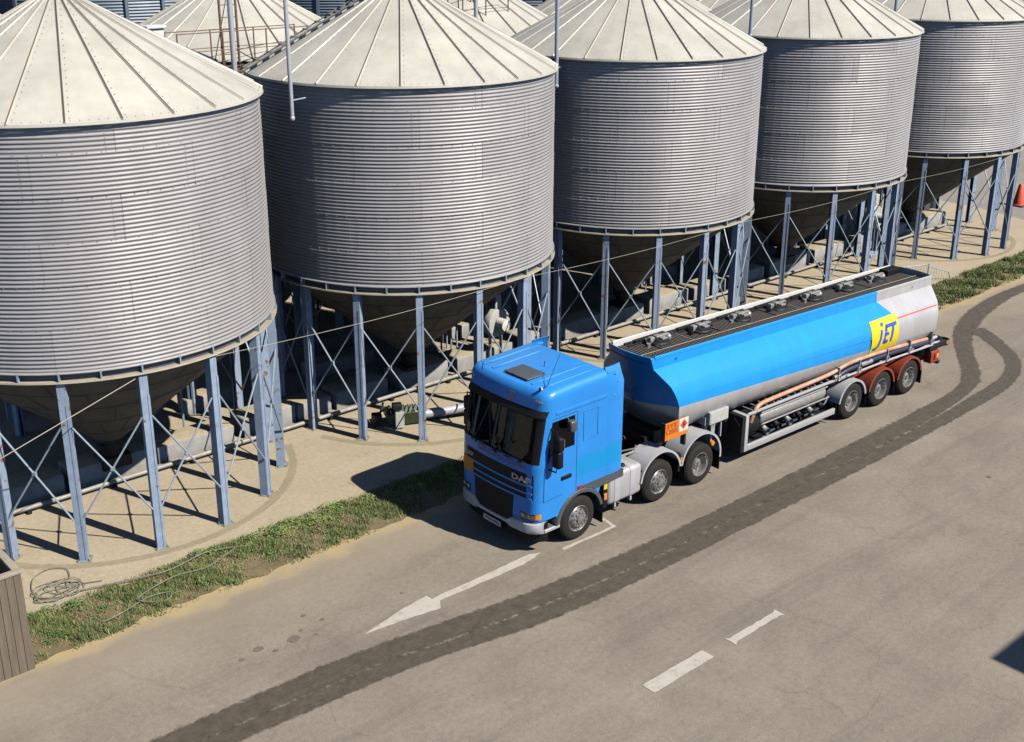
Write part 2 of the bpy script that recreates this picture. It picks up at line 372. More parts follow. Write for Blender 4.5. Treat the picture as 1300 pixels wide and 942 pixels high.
# painted road marks (sheets 4 mm above the road, chipped edges)
def paint_mat():
    m = bpy.data.materials.new('chipped_road_paint'); m.use_nodes = True; N = m.node_tree.nodes; L = m.node_tree.links; b = N['Principled BSDF']
    g = nd(m, 'ShaderNodeNewGeometry'); n = nd(m, 'ShaderNodeTexNoise'); n.inputs['Scale'].default_value = 5; n.inputs['Detail'].default_value = 9; n.inputs['Roughness'].default_value = .75
    L.new(g.outputs['Position'], n.inputs['Vector']); r = nd(m, 'ShaderNodeValToRGB'); L.new(n.outputs['Fac'], r.inputs[0])
    r.color_ramp.elements[0].position=.30; r.color_ramp.elements[0].color=(.165,.145,.12,1); r.color_ramp.elements[1].position=.50; r.color_ramp.elements[1].color=(.255,.235,.205,1)
    L.new(r.outputs[0], b.inputs['Base Color']); b.inputs['Roughness'].default_value = .8; return m
pm = paint_mat()
def mark(name, pts, label, cat='road marking'):
    # subdivide the outline and jitter it so that the paint edge is worn
    out = []
    for (x0,y0),(x1,y1) in zip(pts, pts[1:]+pts[:1]):
        n = max(1, int(math.hypot(x1-x0,y1-y0)/.12))
        for k in range(n):
            t = k/n; j = .012 if k else 0
            out.append((x0+(x1-x0)*t+random.uniform(-j,j), y0+(y1-y0)*t+random.uniform(-j,j)))
    b = MB(); i = [b.av((x,y,.008)) for x,y in out]; b.af(*i)
    return tag(b.build(name, pm, smooth=None, fix=False), kind='structure')
mark('road_arrow_marking', [(10.42,16.0),(11.5,16.24),(12.10,16.30),(12.12,16.13),(12.35,16.15),(13.4,16.14),(14.72,16.16),(14.95,16.04),(14.36,15.92),(13.3,15.95),(12.5,15.98),(12.2,15.98),(12.04,15.76),(11.4,15.88)], '')
mark('road_dash_marking', [(15.40,11.47),(15.50,11.42),(16.80,11.42),(16.90,11.47),(16.90,11.22),(16.80,11.27),(15.50,11.27),(15.40,11.20)], '')
mark('road_dash_marking', [(13.2,11.52),(14.80,11.52),(14.80,11.24),(13.2,11.24)], '')
mark('parking_corner_marking', [(15.4,15.80),(16.9,15.78),(16.98,15.78),(17.04,16.25),(16.95,16.25),(16.89,15.86),(15.4,15.88)], '')

# wet tyre tracks: strips with feathered edges
def track_mat(name='damp_tyre_track', cA=(.026,.020,.013,1), cB=(.066,.051,.034,1), amin=.62, amax=.95):
    m = bpy.data.materials.new(name); m.use_nodes = True; N = m.node_tree.nodes; L = m.node_tree.links; b = N['Principled BSDF']
    uv = nd(m, 'ShaderNodeUVMap'); sx = nd(m, 'ShaderNodeSeparateXYZ'); L.new(uv.outputs[0], sx.inputs[0])
    g = nd(m, 'ShaderNodeNewGeometry')
    n = nd(m, 'ShaderNodeTexNoise'); n.inputs['Scale'].default_value = 4.5; n.inputs['Detail'].default_value = 10; n.inputs['Roughness'].default_value = .8; L.new(g.outputs['Position'], n.inputs['Vector'])
    mp = nd(m, 'ShaderNodeMapping'); mp.inputs['Scale'].default_value = (1.2,14,1); L.new(uv.outputs[0], mp.inputs[0])
    n2 = nd(m, 'ShaderNodeTexNoise'); n2.inputs['Scale'].default_value = 1.0; n2.inputs['Detail'].default_value = 6; L.new(mp.outputs[0], n2.inputs['Vector'])
    # edge = 1-|2v-1|
    a1 = nd(m, 'ShaderNodeMath', operation='MULTIPLY_ADD'); L.new(sx.outputs['Y'], a1.inputs[0]); a1.inputs[1].default_value=2; a1.inputs[2].default_value=-1
    a2 = nd(m, 'ShaderNodeMath', operation='ABSOLUTE'); L.new(a1.outputs[0], a2.inputs[0])
    a3 = nd(m, 'ShaderNodeMath', operation='MULTIPLY_ADD'); L.new(n.outputs['Fac'], a3.inputs[0]); a3.inputs[1].default_value=.95; L.new(a2.outputs[0], a3.inputs[2])
    mr = nd(m, 'ShaderNodeMapRange'); L.new(a3.outputs[0], mr.inputs[0]); mr.inputs[1].default_value=1.42; mr.inputs[2].default_value=1.12; mr.inputs[3].default_value=0; mr.inputs[4].default_value=1
    mr2 = nd(m, 'ShaderNodeMapRange'); L.new(n2.outputs['Fac'], mr2.inputs[0]); mr2.inputs[1].default_value=.25; mr2.inputs[2].default_value=.5; mr2.inputs[3].default_value=amin; mr2.inputs[4].default_value=amax
    mu = nd(m, 'ShaderNodeMath', operation='MULTIPLY'); L.new(mr.outputs[0], mu.inputs[0]); L.new(mr2.outputs[0], mu.inputs[1])
    L.new(mu.outputs[0], b.inputs['Alpha'])
    r = nd(m, 'ShaderNodeValToRGB'); L.new(n.outputs['Fac'], r.inputs[0]); r.color_ramp.elements[0].position=.35; r.color_ramp.elements[0].color=cA; r.color_ramp.elements[1].position=.7; r.color_ramp.elements[1].color=cB
    L.new(r.outputs[0], b.inputs['Base Color']); b.inputs['Roughness'].default_value=.75; return m
tm = track_mat()
def spline(P, n=12):
    out = []
    for i in range(len(P)-1):
        p0=Vector(P[max(i-1,0)]); p1=Vector(P[i]); p2=Vector(P[i+1]); p3=Vector(P[min(i+2,len(P)-1)])
        for k in range(n):
            t=k/n; out.append(.5*((2*p1)+(-p0+p2)*t+(2*p0-5*p1+4*p2-p3)*t*t+(-p0+3*p1-3*p2+p3)*t**3))
    out.append(Vector(P[-1])); return out
def resample(P, n):
    C = spline([(x,y,0) for x,y in P], 10); D=[0]
    for a,b_ in zip(C,C[1:]): D.append(D[-1]+(b_-a).length)
    out=[]; k=0
    for i in range(n):
        t=D[-1]*i/(n-1)
        while k < len(D)-2 and D[k+1] < t: k+=1
        out.append(C[k].lerp(C[k+1], (t-D[k])/max(1e-6,D[k+1]-D[k])))
    return out, D[-1]
def track(A, B, z, grow=.10, m=None, name='tyre_track', low=1):
    n=110; PA, L=resample(A,n); PB,_=resample(B,n); V=[]; F=[]
    for p,q in zip(PA,PB):
        d=(p-q).normalized()*grow; p2=p+d; q2=q-d*low; V += [(q2.x,q2.y,z),(p2.x,p2.y,z)]
    for i in range(n-1): F.append((2*i,2*i+2,2*i+3,2*i+1))
    me = bpy.data.meshes.new(name); me.from_pydata(V,[],F); uvl = me.uv_layers.new(name='UVMap')
    for p in me.polygons:
        for li, vi in zip(p.loop_indices, p.vertices): uvl.data[li].uv = (L*(vi//2)/(n-1), vi%2)
    me.materials.append(m or tm); o = bpy.data.objects.new(name, me); col.objects.link(o); tag(o, kind='structure')
track([(-8,16.3),(0,15.95),(5,15.82),(9.2,15.70),(11.7,15.40),(13.7,15.09),(16.9,14.88),(20.1,14.84),(25.1,14.89),(28.6,14.95),(30.05,15.05),(31.0,15.36),(31.9,15.92),(33.1,16.75),(34.5,17.6),(35.9,18.15),(37.5,18.52),(39.5,18.72),(41.4,18.68),(48,18.5),(58,18.3)],
      [(-8,15.8),(0,15.6),(5,15.4),(9.9,15.15),(11.3,14.93),(13.3,14.66),(16.3,14.42),(21.1,14.42),(24.2,14.38),(26.4,14.36),(28.6,14.5),(30.3,14.72),(31.2,14.95),(31.9,15.31),(33.1,16.15),(34.3,16.88),(35.4,17.31),(37.1,17.83),(39.4,18.2),(40.6,18.24),(48,18.0),(58,17.8)], .0035, .035, low=3.6)
track([(-8,15.7),(0,15.5),(5,15.3),(9.9,15.05),(11.3,14.83),(13.3,14.56),(16.3,14.32),(21.1,14.34),(26.4,14.28),(30.2,14.47),(31.85,14.62),(32.96,15.01),(33.76,15.57),(34.4,16.33),(34.83,16.95),(35.0,17.4)],
      [(-8,15.3),(0,15.1),(5,14.95),(10.3,14.62),(13.2,14.1),(15.9,13.93),(20.85,13.86),(25.1,13.87),(28.9,13.94),(31.2,14.06),(32.7,14.42),(33.87,15.04),(34.68,15.86),(35.35,16.6),(35.7,17.2)], .0055, .07)

mossm = track_mat('mossy_drip_line', (.13,.115,.055,1), (.20,.17,.10,1), -.05, .30)
dustm = track_mat('grain_spill', (.30,.22,.10,1), (.36,.27,.13,1), .1, .7)
for x_,y_ in ((9.70,25.43),(18.64,25.56),(27.47,25.62),(36.15,25.50),(44.70,25.42)):
    arc = lambda r: [(x_+r*cos(R(t)), y_+r*sin(R(t))) for t in range(200,345,8)]
    track(arc(4.08), arc(4.34), .0085, 0, mossm, 'drip_line')
b = MB(); random.seed(21)
for (ox,oy,orr) in ((9.35,16.75,.13),(8.7,16.9,.10),(8.9,16.65,.05),(9.6,16.9,.05),(9.9,17.3,.05),(10.1,16.95,.05),(9.75,16.6,.04),(8.3,16.8,.06),(11.8,16.7,.03),(25.5,11.6,.08)):
    I_=[b.av((ox+orr*random.uniform(.8,1.15)*cos(2*pi*q/14), oy+orr*random.uniform(.7,1.0)*sin(2*pi*q/14), .0075)) for q in range(14)]; b.af(*I_)
tag(b.build('oil_spots', mat('oil_stain',(.20,.155,.12),.8,0,var=.3,vscale=12), smooth=None, fix=False), kind='structure')
# ================================================================= SILOS
WR = 4.0; ZR = 4.16; ZE = 9.0
def eave_wall():
    b = MB(); per = .0852; n = int((ZE-ZR)/per); k = 8; prof = []
    for i in range(n*k+1):
        z = ZR+(ZE-ZR)*i/(n*k); ph = 2*pi*i/k
        lap = .006 if (i//(k*10)) % 2 == 0 else 0
        prof.append((WR+.0102*sin(ph)+lap, z))
    b.lathe(prof, n=96)
    nz_ = len(prof)-1; rj = random.Random(4); tone = {}
    for li in range(nz_):
        ringj = li//(k*10)
        for ai in range(96):
            q = (ringj, ((ai+(6 if ringj%2 else 0))%96)//12)
            if q not in tone: tone[q] = rj.choice([0,0,3,4])
            b.m[li*96+ai] = tone[q]
    # bolted sheet joints: vertical bolt rows, staggered per ring, and bolts along the laps
    b.cur = 1; rings = int(n/10)+1; ns = 8
    def bolt(a, z, s=.010):
        c = Vector((cos(a)*(WR+.012), sin(a)*(WR+.012), z)); t = Vector((-sin(a),cos(a),0)); u = Vector((0,0,1)); r = Vector((cos(a),sin(a),0))
        p = [c+t*s, c+u*s, c-t*s, c-u*s]; q = c+r*.014
        for i in range(4): b.af(b.av(p[i]), b.av(p[(i+1)%4]), b.av(q))
    for j in range(rings):
        z0 = ZR+j*10*per; z1 = min(ZE, z0+10*per)
        for s_ in range(ns):
            a = 2*pi*(s_+.5*(j%2))/ns-.045
            z = z0+per*.25
            while z < z1-.02:
                bolt(a, z); z += per
        if 0 < j:
            for i in range(96): bolt(2*pi*i/96, z0+.02, .012)
    # vertical lap edges
    b.cur = 2
    for j in range(rings):
        z0 = ZR+j*10*per; z1 = min(ZE-.01, z0+10*per)
        for s_ in range(ns):
            a = 2*pi*(s_+.5*(j%2))/ns
            for aa in (a,):
                P=[]
                for i in range(81):
                    z = z0+(z1-z0)*i/80; rr = WR+.0102*sin(2*pi*(z-ZR)/((ZE-ZR)/n))+.008
                    P.append(((rr*cos(aa), rr*sin(aa), z),(rr*cos(aa+.0018), rr*sin(aa+.0018), z)))
                b.grid(P)
    return b.mesh('wall', [galv, boltm, mat('lap_edge',(.22,.21,.21),.7,.3), galv2, galv3], 50, fix=False)
def roof_mesh():
    b = MB(); RE = 4.09; zp = ZE+.02; za = ZE+RE*math.tan(R(28.6)); npan = 25; ph = R(204.4)
    def P(r, a, dz=0): return Vector((r*cos(a), r*sin(a), zp+(za-zp)*(1-r/RE)+dz))
    for i in range(npan):
        a0 = ph+2*pi*i/npan; a1 = ph+2*pi*(i+1)/npan
        am = (a0+a1)/2
        for r0, r1 in ((.32,1.3),(1.3,2.4),(2.4,3.4),(3.4,RE)):
            b.quad(P(r0,a0),P(r1,a0),P(r1,am,-.012),P(r0,am)); b.quad(P(r0,am),P(r1,am,-.012),P(r1,a1),P(r0,a1))
    # turned-down lip
    b.cur = 0; b.lathe([(RE,zp-.001),(RE+.012,zp-.055),(RE-.02,zp-.06)], n=100)
    # standing ribs: cream flanks over a dark lap line
    for i in range(npan):
        a = ph+2*pi*i/npan; d = Vector((cos(a),sin(a),0)); t = Vector((-sin(a),cos(a),0))
        p0 = P(.33,a,0); p1 = P(RE+.004,a,0)
        b.cur = 0
        A=[p0-t*.022, p1-t*.022, p1+Vector((0,0,.036)), p0+Vector((0,0,.036))]
        b.quad(*A); A2=[p0+t*.022, p1+t*.022, p1+Vector((0,0,.036)), p0+Vector((0,0,.036))]; b.quad(*A2)
        b.quad(p1-t*.022,p1+t*.022,p1+Vector((0,0,.036)),p1+Vector((0,0,.036)))
        b.cur = 1
        up = Vector((0,0,.006)); b.quad(p0-t*.024+up, p1-t*.024+up, p1-t*.036+up, p0-t*.036+up)
        up = Vector((0,0,.038)); b.quad(p0-t*.006+up, p1-t*.006+up, p1+t*.006+up, p0+t*.006+up)
        # bolts beside the lap
        b.cur = 2
        for k in range(19):
            r = .6+k*.187; c = P(r, a, .004)+t*.075; s = .013
            q = c+Vector((0,0,.016)); p = [c+d*s, c+t*s, c-d*s, c-t*s]
            for e in range(4): b.af(b.av(p[e]), b.av(p[(e+1)%4]), b.av(q))
        for k in range(6):
            aa = a+2*pi/npan*(k+.5)/6; c = P(RE-.06, aa, .0); s=.011; tt=Vector((-sin(aa),cos(aa),0)); dd=Vector((cos(aa),sin(aa),0))
            q = c+Vector((0,0,.014)); p = [c+dd*s, c+tt*s, c-dd*s, c-tt*s]
            for e in range(4): b.af(b.av(p[e]), b.av(p[(e+1)%4]), b.av(q))
    return b.mesh('roof', [cream, seam, boltm], 20, fix=False)
def roof_cap_mesh():
    b = MB(); z = ZE+4.115*math.tan(R(28.6))
    b.lathe([(.36,z-.24),(.37,z-.10),(.30,z-.09),(.30,z+.05),(.12,z+.12),(0.001,z+.13)], n=24)
    return b.mesh('roof_cap', [cream], 30, fix=False)
def ring_mesh():
    b = MB(); b.cur = 0
    b.lathe([(3.99,ZR+.03),(4.03,ZR+.02),(4.05,ZR-.0),(4.05,ZR-.015),(3.93,ZR-.02)], n=96)           # top flange
    b.cur = 1; b.lathe([(3.94,ZR-.018),(3.94,ZR-.175)], n=96)
    b.cur = 2; b.lathe([(3.92,ZR-.172),(4.07,ZR-.172),(4.075,ZR-.205),(3.92,ZR-.21)], n=96)
    return b.mesh('ring_beam', [galv, tieM, ringM], 30, fix=False)
def stiff_mesh():
    b = MB(); b.box(3.93,4.06,-.014,.014,ZR-.173,ZR-.016); b.box(4.052,4.062,-.03,.03,ZR-.02,ZR+.015)
    return b.mesh('stiffener', [bracem], None, fix=False)
def hopper_mesh():
    b = MB(); z0 = ZR-.19; prof = []
    for k in range(6):
        t = k/5; prof.append((3.92+(.32-3.92)*t, z0+(1.05-z0)*t))
    b.lathe(prof, n=48)
    b.cur = 1
    for t in (.2,.42,.64,.84):
        r = 3.92+(.32-3.92)*t; z = z0+(1.05-z0)*t; b.lathe([(r+.006,z+.012),(r+.016,z),(r+.004,z-.012)], n=48)
    for i in range(16):
        a = 2*pi*i/16+.1
        for (t0,t1,off) in ((0,.2,0),(.2,.42,.5),(.42,.64,0),(.64,.84,.5)):
            aa = a+off*2*pi/16
            P=[]
            for t in (t0,t1):
                r = 3.92+(.32-3.92)*t+.014; z = z0+(1.05-z0)*t
                P.append(((r*cos(aa),r*sin(aa),z),(r*cos(aa+.012*4/r),r*sin(aa+.012*4/r),z)))
            b.grid(P)
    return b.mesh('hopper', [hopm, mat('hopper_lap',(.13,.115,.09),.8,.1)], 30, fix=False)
def outlet_mesh():
    b = MB(); b.lathe([(.34,1.06),(.36,1.0),(.30,.95),(.24,.72),(.24,.60)], n=16); b.box(-.3,.3,-.18,.18,.86,.93); b.tube([(.3,0,.9),(.62,0,.9)],.03)
    return b.mesh('outlet_boot', [chass], 30, fix=False)
def leg_mesh():
    b = MB(); h = ZR-.2
    b.box(4.0,4.012,-.085,.085,.012,h)                   # outer web
    b.box(3.82,4.0,-.085,-.073,.012,h); b.box(3.82,4.0,.073,.085,.012,h)
    b.box(3.82,3.832,-.07,-.03,.012,h); b.box(3.82,3.832,.03,.07,.012,h)
    b.box(4.013,4.024,.045,.093,.0,h-.45)                 # bolted-on angle
    b.box(3.80,4.05,-.11,.11,.0,.014)
    return b.mesh('leg', [legm], None, fix=False)
def foot_mesh():
    b = MB()
    for (x,y) in ((3.86,-.11),(3.86,.11),(4.04,-.11),(4.04,.11)): b.tube([(x,y,.01),(x,y,.06)],.012,6)
    b.box(3.78,4.09,-.15,.15,-.002,.006)
    return b.mesh('base_plate', [mat('mossy_concrete',(.30,.29,.15),.95,0,var=.3,vscale=8)], None, fix=False)
def brace_mesh():
    # X of two rods between leg at 0 deg and leg at 22.5 deg
    b = MB(); a = R(22.5); r = 3.99
    A = Vector((r,.09,0)); B = Vector((r*cos(a)+.09*sin(a), r*sin(a)-.09*cos(a), 0))
    n = ((A+B)/2).normalized()*.012
    b.tube([A+n+Vector((0,0,3.05)), B+n+Vector((0,0,.95))], .021, 6)
    b.tube([B-n+Vector((0,0,3.05)), A-n+Vector((0,0,.95))], .021, 6)
    m = (A+B)/2+Vector((0,0,2.0)); b.box(m.x-.03,m.x+.03,m.y-.04,m.y+.04,m.z-.04,m.z+.04)
    return b.mesh('cross_brace', [bracem], None, fix=False)

M_ = dict(wall=eave_wall(), roof=roof_mesh(), roof_cap=roof_cap_mesh(), ring_beam=ring_mesh(), hopper=hopper_mesh(), outlet_boot=outlet_mesh())
Mleg, Mfoot, Mbr, Mst = leg_mesh(), foot_mesh(), brace_mesh(), stiff_mesh()
def ob(name, me, parent, rz=0):
    o = bpy.data.objects.new(name, me); col.objects.link(o); o.parent = parent; o.rotation_euler = (0,0,rz); return o
def make_silo():
    root = empty('grain_silo')
    for k, m in M_.items():
        if k == 'roof_cap': continue
        ob(k, m, root)
    rf = [c for c in kids(root) if c.name.startswith('roof')][0]; ob('roof_cap', M_['roof_cap'], rf)
    rb = [c for c in kids(root) if c.name.startswith('ring_beam')][0]
    for i in range(32): ob('stiffener', Mst, rb, R(215+11.25*i))
    for i in range(16):
        l = ob('leg', Mleg, root, R(215+22.5*i)); ob('base_plate', Mfoot, l)
        ob('cross_brace', Mbr, root, R(215+22.5*i))
    return root
FRONT = [(9.70,25.43,.064),(18.64,25.56,-.03),(27.47,25.62,-.09),(36.15,25.50,-.016),(44.70,25.42,.10)]
fl = ['largest cream-roofed corrugated grain silo on legs, cut by the left edge of the photo',
      'second front-row silo from the left, its roof in front of the ladder and catwalk',
      'third front-row silo from the left, standing behind the front of the tanker barrel',
      'fourth front-row silo from the left, behind the rear of the tanker barrel',
      'rightmost front-row grain silo on blue legs, cut by the right edge above the grass strip']
proto = make_silo()
for i, (x,y,dz) in enumerate(FRONT):
    o = proto if i == 0 else copy_tree(proto)
    o.location = (x,y,0); o.scale = (1,1,1)
    for c in kids(o):
        if c.name.split('.')[0] == 'wall': c.rotation_euler = (0,0,R(47*i+12))
        if c.name.split('.')[0] in ('wall','roof','ring_beam'): c.location.z = dz*.6 if c.name.startswith('ring') else dz
    tag(o, fl[i], 'silo', 'grain silos in the front row')
bl = ['cream-roofed silo behind the leftmost front silo, only a sliver seen between its legs',
      'second-row silo whose pale conical roof shows behind the ladder between the two left front silos',
      'second-row silo whose cream roof peeks up behind the right slope of the second front silo',
      'second-row silo seen behind the catwalk posts between the third and fourth front silos',
      'second-row silo farthest right, glimpsed between the two rightmost front silos']
for i, x in enumerate((9.7,18.6,27.5,36.1,44.7)):
    o = copy_tree(proto); o.location = (x,34.3,-.25 if i < 99 else 0)
    tag(o, bl[i], 'silo', 'grain silos in the second row')

# tall flat-bottom silos far behind
def tall_silo():
    root = empty('storage_silo'); b = MB(); Rr = 5.2; prof=[]
    for i in range(0, 110*6+1):
        prof.append((Rr+.018*sin(2*pi*i/6), .2+12.4*i/(110*6)))
    b.lathe(prof, n=72); b.build('wall', galvb, root, 50, fix=False)
    b = MB(); b.lathe([(5.3,0),(5.3,.2),(5.2,.2)], n=48); b.build('plinth', concP, root, 30, fix=False)
    b = MB(); b.lathe([(5.35,12.6),(.4,15.2),(.4,15.5),(.01,15.6)], n=40); b.build('roof', cream, root, 20, fix=False)
    st = None
    for k in range(24):
        b = MB(); b.box(5.21,5.30,-.06,.06,.2,12.5)
        if st is None: st = b.mesh('wall_stiffener', [galvb], None, fix=False)
        ob('wall_stiffener', st, root, 2*pi*k/24)
    return root
tp = tall_silo()
tl = ['tall blue-grey silo behind the roof of the leftmost front silo','tall blue-grey ribbed silo behind the ladder at top left','tall blue-grey ribbed silo behind the roof of the second front silo','tall blue-grey silo glimpsed right of the second front silo roof','tall blue-grey silo farthest right in the back row']
for i, x in enumerate((9,20.5,32,43.5,55)):
    o = tp if i == 0 else copy_tree(tp); o.location = (x,48.5,0); tag(o, tl[i], 'silo', 'tall ribbed silos in the back row')

# hanging fill pipes
def fill_pipe(x, y, z0, label, r=.06, ztop=13.2, sil=None, pm=steelP):
    root = empty('fill_pipe', (x,y,z0))
    b = MB(); b.tube([(0,0,0),(0,0,ztop-z0)], r, 12); b.lathe([(r,-.0),(r*1.25,.02),(r*1.25,.07),(r,.09)], n=12); b.build('pipe', pm, root, 40)
    b = MB(); d = Vector((sil[0]-x, sil[1]-y, 0)); L = d.length; d.normalize(); q = L-3.9
    b.tube([(0,0,ZE-.35-z0), d*max(q,.2)+Vector((0,0,ZE-.35-z0))], .02, 6); b.build('bracket', bracem, root, None)
    return tag(root, label, 'pipe', 'vertical pipes beside the silos')
fill_pipe(14.31,24.0,8.2,'pale steel pipe hanging in front of the left eave of the second front silo', sil=FRONT[1], r=.05)
fill_pipe(23.3,24.6,8.1,'dark grey steel pipe hanging between the second and third front silos', sil=FRONT[2], pm=bracem)
fill_pipe(32.0,24.6,8.98,'thin blue-grey pipe in front of the left eave of the fourth front silo', sil=FRONT[3], pm=bracem)
fill_pipe(40.6,24.6,9.2,'thin pipe in front of the left eave of the rightmost front silo', sil=FRONT[4], pm=bracem)
fill_pipe(14.75,27.4,8.75,'pale pipe beside the ladder, ending at the left tip of the second front silo roof', sil=FRONT[1], r=.07)
fill_pipe(22.6,27.3,9.15,'short pale pipe end above the right tip of the second front silo roof', sil=FRONT[2], r=.06)
fill_pipe(37.6,29.6,8.6,'pale pipe behind the catwalk frame between the third and fourth silo roofs', sil=FRONT[3], r=.06)

# catwalk and ladder between the rows
def ladder(x, y, z0, z1, wd, label, m=brownR, dirx=(1,0)):
    root = empty('access_ladder', (x,y,z0)); H = z1-z0
    for s in (0,1):
        b = MB(); b.box(s*wd-.022,s*wd+.022,-.03,.03,0,H); b.build('side_rail', m, root, None)
    n = int(H/.33)
    for k in range(n):
        b = MB(); b.tube([(0,0,.2+k*.33),(wd,0,.2+k*.33)], .014, 6); b.build('rung', m, root, None)
    return tag(root, label, 'ladder')
ladder(15.93,30.2,8.2,13.5,.50,'brown steel ladder rising above the second-row silo roof at top left')
def catwalk(x0, x1, y0, y1, z, label, posts, ext=None):
    root = empty('catwalk', (x0,y0,z)); W = x1-x0; D = y1-y0
    b = MB(); b.box(0,W,0,.05,-.10,0); b.box(0,W,D-.05,D,-.10,0); b.box(0,.05,0,D,-.10,0); b.box(W-.05,W,0,D,-.10,0)
    for k in range(int(W/.09)): b.box(k*.09,k*.09+.012,.05,D-.05,-.04,-.004)
    b.build('deck', brownR, root, None)
    for yy in (0,D):
        b = MB(); b.tube([(0,yy,1.0),(W,yy,1.0)], .016, 6); b.tube([(0,yy,.52),(W,yy,.52)], .012, 6); b.build('guard_rail', brownR, root, None)
        for k in range(posts+1):
            b = MB(); b.box(k*W/posts-.015,k*W/posts+.015,yy-.015,yy+.015,-.1,1.02); b.build('post', brownR, root, None)
    for (px,py) in ((.1,.1),(W-.1,.1),(.1,D-.1),(W-.1,D-.1)):
        b = MB(); b.box(px-.04,px+.04,py-.04,py+.04,-z,-.1); b.build('leg', brownR, root, None)
    return tag(root, label, 'catwalk')
catwalk(14.4,18.4,29.75,30.45,8.72,'brown railed catwalk crossing between the rows behind the two left front silos', 3)
catwalk(35.0,38.9,29.75,30.45,8.2,'dark railed catwalk glimpsed between the roofs of the third and fourth front silos', 4)
catwalk(24.6,27.6,31.6,32.4,9.2,'grey catwalk glimpsed right of the second front silo roof', 3)
# roof ladders round the far left side
for fx, fy, fz, lab in ((18.64,25.56,-.03,'dark stepped roof ladder on the far left slope of the second front silo roof'),):
    root = empty('roof_ladder', (fx,fy,ZE+fz)); a=R(162)
    def RP(r, off, dz=.1): return (r*cos(a)-off*sin(a), r*sin(a)+off*cos(a), .02+(4.115-r)*math.tan(R(28.6))+dz)
    for sg in (-1,1):
        b = MB(); b.tube([RP(4.2,sg*.2),RP(.7,sg*.2)], .018, 6); b.build('side_rail', hopm, root, None)
    for k in range(11):
        b = MB(); r = 4.1-k*.32; T = Matrix.Translation(Vector(RP(r,0,.12))) @ Matrix.Rotation(a,4,'Z'); b.box(-.06,.06,-.2,.2,-.01,.012,T=T); b.build('step', hopm, root, None)
    tag(root, lab, 'ladder')
# small white vent box at the second-row roof
root = empty('vent_cowl', (14.15,30.6,9.1))
b = MB(); b.box(-.22,.22,-.2,.2,-.3,.75,.02); b.build('body', white, root)
b = MB(); b.box(-.28,.28,-.26,.26,.75,.82,.01); b.build('cap', white, root)
tag(root, 'small white vent cowl above the right slope of the leftmost silo roof', 'vent')

# ---- under the silos: concrete blocks carrying the conveyor, pipe, augers
random.seed(3)
pos = [(6.2,1.9,'low grey block under the left end of the leftmost silo'),(8.6,1.7,'low grey block under the leftmost silo hopper'),(10.75,1.9,'long grey block right of the leftmost silo hopper'),(13.1,1.1,'grey block in the gap between the two left silos'),(14.7,.8,'grey block just left of the dark leg of the second silo'),(15.9,1.6,'grey block with dusty top between the two left legs of the second silo'),(18.0,1.6,'grey block under the hopper of the second silo'),(20.1,2.0,'long sunlit block right of the second silo hopper'),
       (22.6,.8,'pale block in the gap right of the second silo'),(24.1,1.6,'pale block at the left leg of the third silo'),(26.4,1.4,'block under the third silo hopper in half shade'),(28.4,1.9,'sunlit block right of the third silo hopper'),(30.7,1.2,'grey block under the right legs of the third silo'),(32.6,1.7,'grey block at the left legs of the fourth silo'),(35.0,2.2,'half shaded block under the fourth silo hopper'),(37.8,1.8,'sunlit block right of the fourth silo hopper'),(40.3,1.0,'grey block in the gap right of the fourth silo'),(42.3,2.0,'grey block at the left legs of the rightmost silo'),(45.2,2.4,'farthest grey block under the rightmost silo')]
for bi, (x, L, lab) in enumerate(pos):
    if bi < len(pos)-1: L = pos[bi+1][0]-x-random.uniform(.08,.4)
    root = empty('concrete_block', (x,25.25,0)); hh = random.uniform(.46,.56)
    b = MB(); b.box(0,L,0,.75,0,hh,.02); b.build('block', concP, root)
    b = MB(); b.box(.02,L-.02,.02,.73,hh-.002,hh+.012,.005); b.build('dust_layer', concTop, root)
    tag(root, lab, 'block', 'concrete blocks in a line under the silos')
for x, L, lab in ((12.7,1.5,'low block behind the line, seen in the dark gap between the two left silos'),(16.6,2.2,'low block in the shade behind the second silo hopper'),(21.4,2.4,'low pale block behind the line right of the second silo'),(30.2,2.2,'low pale block behind the line near the third silo'),(38.8,2.2,'low pale block behind the line near the fourth silo')):
    root = empty('concrete_block', (x,27.6,0)); b = MB(); b.box(0,L,0,.6,0,.42,.02); b.build('block', concP, root)
    b = MB(); b.box(.02,L-.02,.02,.58,.418,.43,.005); b.build('dust_layer', concTop, root)
    tag(root, lab, 'block', 'low blocks behind the line')
root = empty('ground_pipe', (3,24.9,.13)); b = MB(); b.tube([(0,0,0),(44,0,0)], .055, 10); b.build('pipe', duskP, root, 40)
for k in range(22):
    b = MB(); b.box(k*2+.4,k*2+.5,-.08,.08,-.13,-.05); b.build('support', chass, root, None)
tag(root, 'long pale pipe running low along the ground under the whole front row of silos', 'pipe')
b = MB(); b.box(3,47,24.97,25.22,.0,.06,.01); b.build('cable_duct', concTop, None)
tag(bpy.data.objects['cable_duct'], 'low dusty kerb strip between the ground pipe and the concrete blocks', 'duct')
